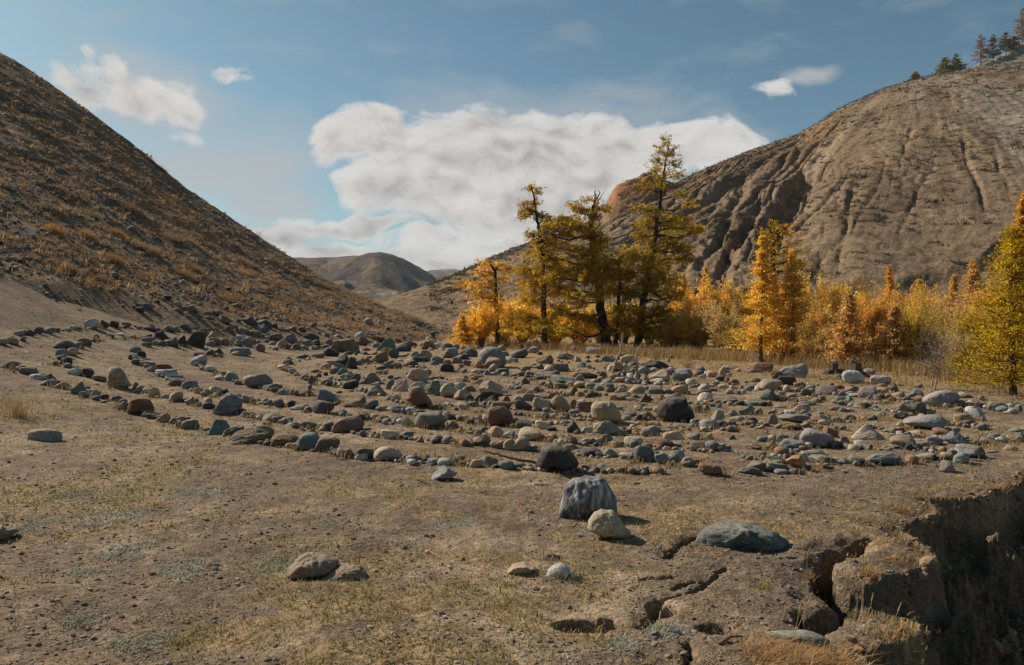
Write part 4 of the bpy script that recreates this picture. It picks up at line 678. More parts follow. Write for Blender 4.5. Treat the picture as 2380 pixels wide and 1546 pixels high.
def old_larch(label,D,trunk,rad,clusters,colour,leafsize=.1,dens=.9,dead=(),k=.35702,o=(987.8,290.5),bark=BK,basedrop=.1):
    W=lambda X,Y,dy=0.: pix(o[0]+X*k,o[1]+Y*k,D+dy)*1.0
    T=np.array([W(*p) for p in trunk]); n=len(T)
    T[0][2]=G(T[0][:1],T[0][1:2])[0]-basedrop
    T[:,1]+=np.cumsum(rng.normal(0,.12,n))-0; T[0,1]=D
    tt=np.linspace(0,n-1,n*6); Tf=np.stack([np.interp(tt,np.arange(n),T[:,j]) for j in range(3)],-1); Tf[1:-1]=(Tf[:-2]+Tf[1:-1]*2+Tf[2:])/4
    Tf+=rng.normal(0,.025,Tf.shape); rr=rad*(1-np.linspace(0,1,len(Tf)))**.8+.018; rr[:3]*=np.array([1.5,1.25,1.1])
    wood=MB(); wood.tube(Tf,rr,9,bark); fol=MB()
    for X,Y,rx,ry,*dq in clusters:
        dy=rng.normal(0,.55)*rx*k/F*D*1.1
        if dq: dy=dq[0]
        c=W(X,Y,dy); RX,RY=1.28*rx*k/F*D,1.25*ry*k/F*D
        j=np.argmin(np.abs(Tf[:,2]-(c[2]-.12*abs(c[0]-np.interp(c[2],np.sort(Tf[:,2]),Tf[np.argsort(Tf[:,2]),0]))))); s=Tf[j]
        L=np.linalg.norm(c-s); m=(s+c)/2+np.array([0,0,-.06*L+rng.normal(0,.05*L)])+rng.normal(0,.05*L,3)
        ext=c+(c-s)/max(L,.1)*RX*.6; ext[2]+=rng.normal(0,.1)
        r0=min(rr[j]*.55,.03+.022*L); pts=np.array([s,(s+m)/2+rng.normal(0,.03*L,3),m,(m+c)/2+rng.normal(0,.03*L,3),c,ext]); wood.tube(pts,np.linspace(r0,.012,6),5,bark)
        nt=int((34+95*RX*RY)*dens*(.40 if Y<560 else .8 if Y<900 else 1.1))
        q=rng.normal(size=(nt,3)); q/=np.linalg.norm(q,axis=1)[:,None]; q*=rng.uniform(0,1,(nt,1))**.45
        P=c+q*np.array([RX,max(RX*.9,.4),RY])
        tc=np.array(colour)*rng.uniform(.75,1.2); 
        for p in P:
            along=pts[rng.integers(2,6)]+rng.normal(0,.08,3); along=along+(p-along)*rng.uniform(.1,.5); d=p-along; l=np.linalg.norm(d)+1e-6
            d=d/l; d[2]-=.15; tl=rng.uniform(.3,.75)
            e=p+d*tl*.5; b=p-d*tl*.5
            if rng.random()<.3: wood.tube([along,b,e],[.010,.008,.004],3,bark)
            nn=int(rng.integers(18,33)); t=rng.uniform(0,1,(nn,1)); pp=b+(e-b)*t+rng.normal(0,.045,(nn,3))
            cc=ccol(nn,tc,.3)*np.array([1+rng.normal(0,.11),1,1]); sh=rng.uniform(.65,1.4)
            leaves(fol,pp,np.full(nn,leafsize),cc*sh,dirs=np.tile(d,(nn,1))*.6+np.array([0,0,.3]))
    for pl in dead:
        pts=np.array([W(*p,rng.normal(0,.15)) for p in pl]); wood.tube(pts,np.linspace(.05,.008,len(pts)),5,bark)
    base=Tf[0].copy(); base[2]+=basedrop
    return tree_obj('larch_tree',base,label,'tree',wood,fol,'old ragged larches in the centre grove')
def young_larch(label,u,vt,D,half,colour,bark=(.12,.085,.055),group='young golden larches',vb=None,leafsize=.095,n=None,power=1.0,low=.1,lean=0.,dens=1.,base=None,name='young_larch'):
    if base is None:
        x=float(ray(u,745)[0])*D; base=np.array([x,D,float(TZ(x,D)[0])])
    top=pix(u,vt,D); H=top[2]-base[2]; Rm=half/F*D; wood=MB(); fol=MB()
    tz=np.linspace(0,1,10); cx=base[0]+lean*tz+.04*np.sin(tz*5+u); T=np.stack([cx,base[1]+.03*np.cos(tz*4+u),base[2]-.08+(H+.08)*tz],-1)
    wood.tube(T,(.028*H**.75)*(1-tz)**.9+.008,6,bark)
    n=n or int(120+38*H)
    for i in range(n):
        h=low+(1-low)*rng.random()**.9; L=1.3*Rm*((1-h)**power)*rng.uniform(.4,1.12)+.05; a=rng.uniform(0,6.283)
        s=np.array([np.interp(h,tz,T[:,0]),np.interp(h,tz,T[:,1]),base[2]+H*h]); d=np.array([math.cos(a),math.sin(a),rng.uniform(-.12,.35)])
        e=s+d*L; m=(s+e)/2+np.array([0,0,-.06*L]); wood.tube([s,m,e],[.012,.008,.003],3,bark)
        nn=int((9+34*L/Rm*min(1.6,Rm))*dens*1.5); t=rng.uniform(.08,1,nn)[:,None]**.8; p=s*(1-t)**2+2*m*t*(1-t)+e*t*t
        p=p+rng.normal(0,.04+.06*L,(nn,3))*np.array([1,1,.55]); cc=ccol(nn,np.array(colour)*rng.uniform(.8,1.2),.28)
        leaves(fol,p,np.full(nn,leafsize),cc,dirs=np.tile(d,(nn,1))+np.array([0,0,.35]))
    return tree_obj(name,base,label,'tree',wood,fol,group)
# ------------------------------------------------------------------ the old larches (points in a zoomed view of the photo)
L2C=[(700,412,52,26),(735,440,36,34),(660,508,42,28),(720,520,40,30),(640,585,38,24),(755,595,38,24),(690,560,40,26),(700,715,44,24),(790,640,36,34),(735,770,60,30),(740,840,90,55),(690,1040,105,55),(840,920,80,55),(800,770,60,50),(650,945,64,32),(870,1100,70,36),(660,1340,120,48),(770,1290,100,52),(570,1330,60,36),(690,1140,80,44),(820,1370,90,40),(640,1250,70,40),(745,990,80,55)]
L3C=[(1060,490,56,28),(1130,545,66,34),(960,530,40,28),(1010,560,50,30),(1180,550,36,26),(880,650,100,50),(960,620,60,36),(1000,670,80,46),(1080,720,64,46),(900,720,90,36),(900,800,100,36),(1000,850,100,48),(1120,860,74,52),(950,960,110,46),(880,1060,110,38),(1060,1000,90,56),(1000,1130,100,46),(900,1210,120,44),(950,1330,110,36),(1190,1340,84,44),(1180,960,74,46),(1150,760,50,50),(820,870,60,44),(830,1000,70,36),(1080,1270,60,34),(1000,1250,60,36),(860,640,80,50),(800,700,60,40),(1040,930,80,50),(1100,600,50,36,-.5),(1095,700,60,40,-.6),(1105,800,64,44,-.7),(1120,900,70,44,-.8),(1130,1010,70,44,-.9),(1140,1110,70,36,-.9)]
L3B=[(1250,900,74,48),(1230,1000,80,52),(1240,1090,66,38),(1310,960,64,46),(1290,1060,60,40),(1240,1200,60,32),(1300,860,50,40),(1200,1060,60,40)]
L4C=[(1572,120,30,44),(1540,170,40,44),(1605,190,44,46),(1530,245,48,36),(1620,262,42,36),(1490,300,50,34),(1650,330,48,32),(1560,330,54,32),(1440,410,56,34),(1410,380,30,20),(1540,390,70,28),(1390,540,66,28),(1450,555,60,20),(1660,460,66,26),(1720,520,40,20),(1560,610,100,38),(1640,625,80,34),(1700,670,90,28),(1765,690,40,18),(1400,650,60,28),(1420,720,72,44),(1560,720,90,40),(1610,770,90,40),(1690,800,60,34),(1350,830,74,36),(1420,880,84,46),(1560,880,110,50),(1680,870,70,26),(1480,980,100,56),(1600,1010,84,46),(1340,1100,80,38),(1500,1090,100,46),(1620,1120,74,46),(1350,1220,120,52),(1520,1230,130,52),(1620,1290,96,52),(1450,1330,130,46),(1560,1370,124,40),(1655,1410,70,30),(1300,1290,80,44),(1320,960,60,44),(1480,800,60,44,-.5),(1465,920,70,46,-.6),(1440,1040,60,36,-.7)]
L1C=[(390,905,46,30),(480,920,58,32),(540,935,40,26),(345,950,44,26),(260,1030,60,26),(330,1050,60,30),(400,1030,56,32),(450,1105,60,46),(340,1105,60,34),(520,1000,46,36),(400,1150,60,36),(480,1180,60,40),(430,980,40,30)]
old_larch('small leaning orange larch at the left end of the grove',49,[(475,1440),(460,1170),(462,1050),(455,950),(420,900),(390,880)],.13,L1C,(.74,.44,.07),dens=.4,dead=[[(460,1050),(400,1000),(350,950),(300,940)],[(455,950),(480,915),(530,905)]])
old_larch('slender larch with a bare upper stem and tufted top, left of the grove',45.5,[(780,1452),(772,1180),(772,1000),(755,780),(738,680),(715,540),(708,480),(690,400)],.15,L2C,(.54,.335,.035),dead=[[(750,735),(700,750),(655,778)],[(770,1120),(710,1150),(690,1160)]])
old_larch('broad spreading larch with a dead forked tip, middle of the grove',44.5,[(1190,1470),(1155,1250),(1115,950),(1095,780),(1080,640),(1090,560),(1110,500),(1108,425)],.27,L3C,(.52,.34,.04),dens=.95,dead=[[(1085,640),(1060,560),(985,500),(930,490)],[(1095,560),(1130,490),(1170,430)],[(1120,480),(1140,440),(1120,420)],[(1140,1240),(1050,1260),(985,1275)],[(1120,1010),(1000,950),(985,930)],[(1110,940),(1050,960),(1000,940)]])
old_larch('thin dark trunked larch squeezed between two big larches',44.8,[(1235,1455),(1255,1250),(1265,1050),(1260,930),(1270,850)],.13,L3B,(.42,.28,.035),dens=.7)
old_larch('tallest larch leaning right, dark trunk and tiered ragged branches',44,[(1385,1452),(1405,1250),(1430,1050),(1480,850),(1500,680),(1525,520),(1545,400),(1570,280),(1590,85)],.2,L4C,(.43,.285,.035),dens=.9,dead=[[(1500,650),(1600,660),(1700,690),(1790,700)],[(1530,560),(1430,550),(1350,560)],[(1480,1090),(1560,1140),(1620,1160)],[(1545,400),(1620,390),(1690,350)]])
YL=[('small narrow gold larch at the far left of the grove',1075,733,46,36,GOLD,745),
('tall bright golden larch with a straight stem, left of a pair',1770,549,30.2,68,(.84,.52,.085),0),('golden larch right of the tall bright one, nearly as tall',1841,582,29.8,62,(.82,.52,.11),0),
('thin young orange larch between the two golden larches',1797,636,31.5,34,ORANGE,0),('short orange larch just behind the right golden larch',1822,655,32,34,ORANGE,0),
('russet young larch standing behind the right stump',1970,684,26.8,62,RUSSET,0),('russet larch with a fine stem right of the stumps',2078,712,26.2,56,RUSSET,0),
('small golden larch peeping over the shrubs below the dark bank',2066,618,44,26,(.80,.41,.07),0),('pale gold tall larch left of the big yellow-green larch',2262,606,30,70,PALE,0),
('gold spire larch rising from the willows right of the grove',1640,622,48,34,GOLD,0),('low gold larch behind the grey willow',1588,636,50,30,GOLD,0),
('small gold larch tip beside the eroded bank',2135,650,40,26,GOLD,0),
('pale orange larch behind the pale gold tall larch',2215,640,38,40,PALE,0),('orange larch at the right edge, behind the yellow-green one',2376,452,25,62,(.72,.40,.09),0)]
for lab,u,vt,D,hw,c,_ in YL: young_larch(lab,u,vt,D,hw,c)
young_larch('big yellow-green larch at the right edge with a full conical crown',2352,528,16.9,112,GREENY,bark=(.09,.065,.045),leafsize=.055,n=330,power=.72,low=.07,dens=1.7,group=None)
old_larch('gnarled olive-gold larch rising behind the two golden larches',33,[(800,930),(795,560),(785,420),(795,300),(815,210),(830,150)],.12,[(830,160,50,26),(770,200,60,30),(870,215,50,30),(720,240,50,30),(800,260,60,34),(880,300,60,34),(940,330,50,30),(740,320,60,36),(830,350,70,36),(900,400,70,36),(960,400,50,26),(780,420,60,36),(850,450,70,36),(950,440,50,26)],(.58,.35,.04),dens=.45,k=.36525,o=(1511,464.9))['group']='young golden larches'
# larches on the crest and two far away
for lab,u,vt,vb,hw,c,d in(('tiny larch on the right hill crest, lowest of the row',2127,171,192,11,(.34,.17,.03),305),('left half of the twin olive larches on the crest',2196,138,176,20,(.24,.17,.03),305),('right half of the twin olive larches on the crest',2222,130,174,19,(.22,.155,.03),306),('conical brown larch first on the rocky ridge',2279,84,152,17,(.36,.16,.06),372),('rounded brown larch second on the rocky ridge',2309,83,138,17,(.30,.14,.04),370),('dark twiggy larch third on the rocky ridge',2338,78,124,15,(.22,.13,.04),370),('short orange larch near the top of the rocky ridge',2355,88,114,12,(.40,.19,.04),370),('tall brown larch cut by the top right corner',2377,24,98,20,(.34,.17,.04),370)):
    x,y,z=pix(u,vb,d); young_larch(lab,u,vt-4,d,hw*1.2,np.array(c)*np.array([.8,.95,1.]),base=np.array([x,y,z-.6]),leafsize=.5,n=110,dens=.6,power=.6,low=.12,group='larches on the hill crest',bark=BK,name='larch_tree')
for lab,u,vt,vb,d in(('tiny orange larch on the dark distant slope',1016,648,662,420),('tiny orange larch where the distant ridge meets the right hill',1033,636,645,420)):
    x,y,z=pix(u,vb,d); young_larch(lab,u,vt,d,4,ORANGE,base=np.array([x,y,z-.5]),leafsize=.6,n=40,dens=.35,group='tiny far larches',bark=BK,name='larch_tree')
# ------------------------------------------------------------------ willow shrubs
def willow_meshes(seed,H,W,nst,leafn,ls,upright=.6,wood=(.15,.12,.095),tw=.5,basew=.12):
    r=np.random.default_rng(seed); wd=MB(); fo=MB()
    for i in range(nst):
        a=r.uniform(0,6.283); sp=W*r.uniform(.15,1.)**.7; h=H*r.uniform(.55,1.)*(1-.35*(sp/W)**2)
        b=np.array([math.cos(a),math.sin(a),0])*basew*W*r.uniform(.2,1.); e=np.array([math.cos(a)*sp,math.sin(a)*sp,h]); m=b*.5+e*.5+np.array([0,0,h*.10*upright])-np.array([math.cos(a),math.sin(a),0])*sp*.16
        pts=np.array([b-np.array([0,0,.1]),b*.6+m*.4+r.normal(0,.03,3),m,(m+e)/2+r.normal(0,.06,3),e]); wd.tube(pts,np.linspace(.022+.012*H/2,.004,5),4,np.array(wood)*r.uniform(.7,1.3))
        nt=int(7+5*tw)
        for j in range(nt):
            t=r.uniform(.3,1.); k=min(int(t*4),3); p=pts[k]+(pts[k+1]-pts[k])*(t*4-k); d=r.normal(size=3)*.6+np.array([math.cos(a)*.4,math.sin(a)*.4,.7]); d/=np.linalg.norm(d); L=r.uniform(.25,.7)*H/2.5
            q=p+d*L*.5+r.normal(0,.03,3); s=p+d*L; wd.tube([p,q,s],[.007,.005,.002],3,np.array(wood)*r.uniform(.9,1.7))
            nn=int(leafn/(nst*nt)); tt=r.uniform(.1,1.1,(nn,1)); P=p+(s-p)*tt+r.normal(0,.07,(nn,3))*np.array([1,1,1])
            cc=np.ones((nn,3))*r.uniform(.7,1.25)*r.uniform(.75,1.25,(nn,1)); leaves(fo,P,np.full(nn,ls),cc,dirs=np.tile(d,(nn,1)))
    out=[]
    for nm,mb,sm in(('stems',wd,True),('foliage',fo,False)):
        f3=np.concatenate(mb.f3) if mb.f3 else np.zeros((0,3),int); f4=np.concatenate(mb.f4) if mb.f4 else np.zeros((0,4),int)
        me=mesh_raw(nm,np.concatenate(mb.v),f3,f4,np.concatenate(mb.c),sm); me.materials.append(M['bark'] if nm=='stems' else M['leaf']); out.append(me)
    return out
WM=[willow_meshes(1,2.6,1.5,40,15000,.098),willow_meshes(2,2.6,1.3,36,14000,.098,.9),willow_meshes(3,2.5,1.7,40,9500,.08,.4,(.22,.19,.165),1.4),willow_meshes(4,2.4,1.5,46,9000,.08,.3,(.05,.04,.033),1.,.4),willow_meshes(5,2.6,1.2,32,16000,.085,.8,(.10,.08,.06))]
def shrub(label,u,vt,D,hw,kind,colour,group='golden willow shrubs along the valley floor',rot=None):
    x=float(ray(u,745)[0])*D; z=float(TZ(x,D)[0]); H=pix(u,vt,D)[2]-z; me=WM[kind]
    o=empty('willow_shrub',(x,D,z),label,'shrub',group); sx=hw/F*D/[1.5,1.3,1.7,1.5,1.2][kind]*1.1; o.scale=(sx,sx,H/2.45); o.rotation_euler=(0,0,rng.uniform(0,6.28) if rot is None else rot)
    for m,nm in zip(me,('stems','foliage')):
        c=bpy.data.objects.new(nm,m); C.objects.link(c); c.parent=o
        if nm=='foliage': c.color=(min(1,colour[0]*1.5),colour[1]*1.72,colour[2]*1.9,1)
    return o
def S(l,u,vt,D,hw,k,c): shrub(l,u,vt,D,hw,k,c)
S('bright yellow rounded willow at the left foot of the grove',1118,704,47.5,52,0,BRIGHT)
S('golden willow right behind the bright yellow rounded one',1165,690,51,58,1,(.62,.36,.07))
S('gold willow left of the slender larch trunk',1215,694,52,56,0,(.66,.34,.05))
S('gold willow filling the gap right of the slender larch trunk',1290,704,53,58,1,(.62,.34,.05))
S('low gold willow left of the spreading larch trunk',1345,722,50,52,0,(.64,.33,.04))
S('pale gold willow behind the spreading larch trunk',1395,700,56,60,1,(.52,.30,.07))
S('gold willow seen between the two thick grove trunks',1450,706,55,48,0,(.60,.32,.05))
S('dark gold willow under the tallest larch',1510,728,50,56,4,(.26,.16,.03))
S('dull willow on the right foot of the tallest larch',1556,742,47,56,3,(.28,.18,.05))
S('gold willow rising just right of the tallest larch',1600,655,50,60,1,(.62,.33,.05))
S('grey twiggy willow, the left one, with sparse gold leaves',1618,692,42,56,2,(.52,.33,.12))
S('tall golden willow below the gullied cliff',1668,650,48,54,0,(.62,.34,.06))
S('grey twiggy willow left of the tall bright larch',1684,690,39,58,2,(.48,.29,.10))
S('gold willow tucked left of the tall bright larch stem',1728,672,42,50,1,(.60,.30,.04))
S('dark-stemmed willow behind the left golden larch foot',1722,760,36,46,3,(.34,.2,.05))
S('yellow willow just right of the golden larch pair',1895,640,36,52,0,(.58,.33,.06))
S('dark-based willow clump left of the stumps',1902,742,28.5,50,3,(.42,.23,.06))
S('tan-gold willow above the left stump',1930,676,32,52,1,(.52,.29,.07))
S('gold willow behind the russet larch by the stump',1990,655,38,58,0,(.56,.31,.06))
S('orange willow behind the stumps',2030,690,33,54,4,(.52,.26,.06))
S('gold willow under the small peeping larch',2085,668,37,54,1,(.55,.29,.06))
S('dark thick-stemmed willow right of the second russet larch',2130,690,26.5,56,3,(.40,.25,.04))
S('gold-brown willow behind the thick-stemmed one',2152,664,34,54,0,(.52,.28,.06))
S('twiggy pinkish willow left of the pale gold larch',2200,690,28,50,2,(.45,.25,.11))
S('olive-gold willow at the foot of the pale gold larch',2248,720,25,52,4,(.40,.25,.05))
S('grey twiggy willow against the yellow-green larch',2232,752,21.5,44,2,(.40,.25,.11))
S('orange willow behind the yellow-green larch',2310,652,27,56,1,(.55,.28,.07))
S('gold-brown willow at the far right edge',2390,650,24,52,0,(.50,.27,.06))
for i in range(12): S('low gold-brown willow in the shady back row of the valley floor',1560+72*i+rng.uniform(-12,12),728+rng.uniform(-14,10),41-.9*i+rng.uniform(0,4),46,int(rng.integers(0,5)),(.46,.26,.06))
# bare saplings and dry bushes
def twiggy(name,label,cat,base,H,W,n,colr,rad=.02,seed=0,stem=True,group=None,loose=1.):
    r=np.random.default_rng(seed); mb=MB(); b=np.array(base,float)
    if stem:
        e=b+np.array([W*.3,0,H]); T=np.array([b-[0,0,.05],b*.6+e*.4+[.02*H,0,0],e]); mb.tube(T,[rad,rad*.7,.004],5,colr)
    for i in range(n):
        t=r.uniform(.25,1) if stem else 0; p=(b+(e-b)*t) if stem else b+r.normal(0,.08*W,3)*[1,1,0]
        a=r.uniform(0,6.28); d=np.array([math.cos(a)*W,math.sin(a)*W,(.25*H if stem else H*r.uniform(.5,1))])*r.uniform(.35,1)*loose; q=p+d*.55+r.normal(0,.05*H,3); s=p+d; mb.tube([p,q,s],[rad*.4,rad*.25,rad*.12],3,np.array(colr)*r.uniform(.7,1.3))
        for k in range(3):
            w=q+(s-q)*r.random(); mb.tube([w,w+r.normal(0,.12*H,3)+[0,0,.05*H]],[rad*.18,rad*.08],3,np.array(colr)*r.uniform(.8,1.4))
    o=mb.build(name,M['wood'],loc=tuple(b)); return tag(o,label,cat,group)
def gpt(u,v): return hit(u,v)
twiggy('bare_sapling','bare grey sapling, upright one of two, left of the yellow-green larch','sapling',gpt(2164,905),1.25,.5,46,(.24,.2,.17),.016,3)
twiggy('bare_sapling','bare leaning sapling touching the upright one, right stem','sapling',gpt(2172,907),1.1,.55,46,(.22,.17,.14),.02,4)
twiggy('dry_bush','small round bare bush on the pale grass behind the stones','bush',gpt(1598,855),.45,.45,60,(.24,.16,.10),.008,5,False)
twiggy('dry_bush','grey dry bush beside the bright yellow willow','bush',gpt(1062,782),.95,1.,110,(.26,.20,.15),.012,6,False)
twiggy('dead_tree','dead silvery sapling at the foot of the left slope','tree',gpt(1024,772),2.6,1.1,34,(.36,.32,.28),.035,7)
twiggy('dry_bush','lone twiggy bush on the skyline of the left slope','bush',gpt(592,556),1.5,1.5,90,(.12,.09,.07),.02,8,False)
twiggy('dry_bush','thorny dead twig clump in the hollow near the bottom','bush',flat(1655,1478).tolist()+[-.08],.16,.16,40,(.22,.17,.13),.004,9,False)
# ------------------------------------------------------------------ grasses
def blades(mb,P,h,lean,cols,w=.006,nseg=2):
    N=len(P); a=rng.uniform(0,6.283,N); d=np.stack([np.cos(a),np.sin(a),0*a],-1); L=np.asarray(lean)[:,None]*np.asarray(h)[:,None]
    e=P+d*L; e[:,2]+=h; m=P+d*L*.35; m[:,2]+=np.asarray(h)*.6; s=np.stack([-np.sin(a),np.cos(a),0*a],-1)*np.asarray(w).reshape(-1,1)*np.ones((N,1))
    V=np.stack([P-s,P+s,m-s*.7,m+s*.7,e],1); i=np.arange(N)[:,None]*5
    mb.add(V.reshape(-1,3),np.concatenate([i+np.array([[0,1,3]]),i+np.array([[0,3,2]]),i+np.array([[2,3,4]])]),np.repeat(cols,5,0))
def tufts(mb,P,n,h,spread,base,w=.004,lean=.6,var=.3):
    N=len(P); k=np.repeat(np.arange(N),n); q=P[k]+rng.normal(0,1,(N*n,3))*np.array([1,1,0])*(spread*np.ones(N))[k][:,None]
    hh=(h*np.ones(N))[k]*rng.uniform(.5,1.2,N*n); base=np.asarray(base)*np.ones((N,3)); cc=base[k]*rng.uniform(1-var,1+var,(N*n,1))
    blades(mb,q,hh,rng.uniform(.1,1,N*n)*lean*2,cc,(np.asarray(w)*np.ones(N))[k])
straw=np.array([.38,.27,.125]); green=np.array([.165,.165,.055]); rusty=np.array([.42,.24,.09]); greyg=np.array([.30,.27,.21])
def gcol(n,p=(.70,.2,.10)):
    k=rng.choice(3,n,p=p); return np.array([straw,green,rusty])[k]*rng.uniform(.75,1.2,(n,1))
mb=MB(); n=60000; uu=rng.uniform(-500,2900,n); vv=745+10**rng.uniform(1.95,2.93,n); p=flat(uu,vv); gm=grassmask(p[:,0],p[:,1]); k=(rng.random(n)<gm*.55+.03)&(p[:,1]<16)
p=p[k]; z=G(p[:,0],p[:,1]); ok=z>-.12; P=np.stack([p[:,0],p[:,1],z-.005],-1)[ok]; d=P[:,1]
cl=gcol(len(P)); tint=ss(-.05,.35,fbm2(P[:,0]*1.7,P[:,1]*1.7,3,86)); cl=cl+(green*1.1-cl)*(.38*tint)[:,None]
tufts(mb,P,5,.022+.012*rng.random(len(P)),.02+.004*d,cl,.0016+.0005*d,.9)
L_=np.concatenate([[0],np.cumsum(np.hypot(*np.diff(lip,axis=0).T))]); n=240; t=rng.uniform(0,L_[-1],n); lx=np.interp(t,L_,lip[:,0])+rng.normal(-.05,.05,n); ly=np.interp(t,L_,lip[:,1])+rng.normal(.03,.06,n); zl=G(lx,ly); kk=zl>-.25
tufts(mb,np.stack([lx,ly,zl-.01],-1)[kk],8,.03+.04*rng.random(kk.sum()),.02,gcol(kk.sum(),(.6,.1,.3)),.0022,.9)
# pale cushion mats
n=5200; q=[];
for cx,cy,rx,ry in MATS:
    m=int(150); a=rng.uniform(0,6.283,m); r=np.sqrt(rng.random(m))*1.05; q.append(np.stack([cx+rx*r*np.cos(a),cy+ry*r*np.sin(a)],-1))
q=np.concatenate(q); mk=matmask(q[:,0],q[:,1])>.35; q=q[mk]; P=np.stack([q[:,0],q[:,1],G(q[:,0],q[:,1])-.004],-1)
cl=np.array([.37,.35,.26])*rng.uniform(.7,1.2,(len(P),1)); tufts(mb,P,8,.010+.009*rng.random(len(P)),.03,cl,.004,1.3,.25)
# grass at the feet of the stones
P=[];cl=[];UV=[]
for q_ in ROCKS:
    if 'D' in q_ and q_['w']>9 and rng.random()<.5:
        for j in range(int(rng.integers(1,5))):
            u=q_['u']+rng.uniform(-.55,.6)*q_['w']; v=q_['v']+rng.uniform(-1.,2.5)
            UV.append((u,v))
P=hits(*np.array(UV).T); P=P[(P[:,1]>0)&(P[:,1]<30)]; P=np.stack([P[:,0],P[:,1],TZ(P[:,0],P[:,1])-.01],-1); tufts(mb,P,11,.05+.06*rng.random(len(P))+.0008*P[:,1],.03+.003*P[:,1],gcol(len(P),(.6,.25,.15)),.002+.0004*P[:,1],.5)
# pale grass of the flat behind the labyrinth and the fringe under the trees
n=15000; uu=rng.uniform(700,2500,n); vv=rng.uniform(790,935,n); lim=np.interp(uu,[700,1000,1300,1500,1750,1850,2000,2200,2380],[800,812,822,845,870,895,900,905,930])
k=vv<lim+rng.normal(0,6,n); p=flat(uu[k],vv[k]); k2=p[:,1]<60; p=p[k2]; P=np.stack([p[:,0],p[:,1],TZ(p[:,0],p[:,1])-.02],-1); k3=TZ(p[:,0],p[:,1])<.4; P=P[k3]
tufts(mb,P,4,.05+.07*rng.random(len(P)),.10,np.array([.42,.285,.125])*rng.uniform(.8,1.15,(len(P),1)),.006+.0002*P[:,1],.6)
n=2600; uu=rng.uniform(1080,2330,n); base_v=np.interp(uu,[1080,1250,1500,1750,1900,2100,2330],[800,808,826,836,850,862,900])+rng.normal(0,4,n); p=flat(uu,base_v); P=np.stack([p[:,0],p[:,1],G(p[:,0],p[:,1])-.02],-1)
tufts(mb,P,6,.25+.3*rng.random(n),.07,np.array([.36,.245,.115])*rng.uniform(.7,1.15,(n,1)),.010,.35)
o=mb.build('grass',M['grass'],smooth=False); tag(o,'short dry yellow-green turf and straw grass over the valley floor','grass',None,'stuff')
# tufts on the left slope
mb=MB(); n=21000; uu=rng.uniform(-400,1075,n); tt=rng.beta(1.05,1.15,n); a=np.array(HL_T,float); yy=np.interp(uu,a[:,0],a[:,2])+tt*(np.interp(uu,a[:,0],a[:,4])-np.interp(uu,a[:,0],a[:,2])); xx=(uu-CX)/F*yy
k=rng.random(n)<.22+1.1*np.clip(.25+1.3*fbm2(xx*.2,yy*.2,4,97),0,1); xx,yy=xx[k],yy[k]; N=len(xx)
pc=np.array([(.42,.265,.14),(.50,.34,.17),(.30,.195,.115),(.37,.19,.10),(.38,.31,.22)])[rng.choice(5,N,p=(.34,.24,.2,.1,.12))]
sz=rng.gamma(1.8,.066,N)+.07; P=np.stack([xx,yy,TZ(xx,yy)-.03],-1)
tufts(mb,P,16,sz*.8,sz*.45,pc*rng.uniform(.65,1.3,(N,1)),.009+.0003*yy,1.0)
o=mb.build('hillside_tufts',M['tuft'],smooth=False); tag(o,'dry ochre grass tufts covering the left slope','grass',None,'stuff')
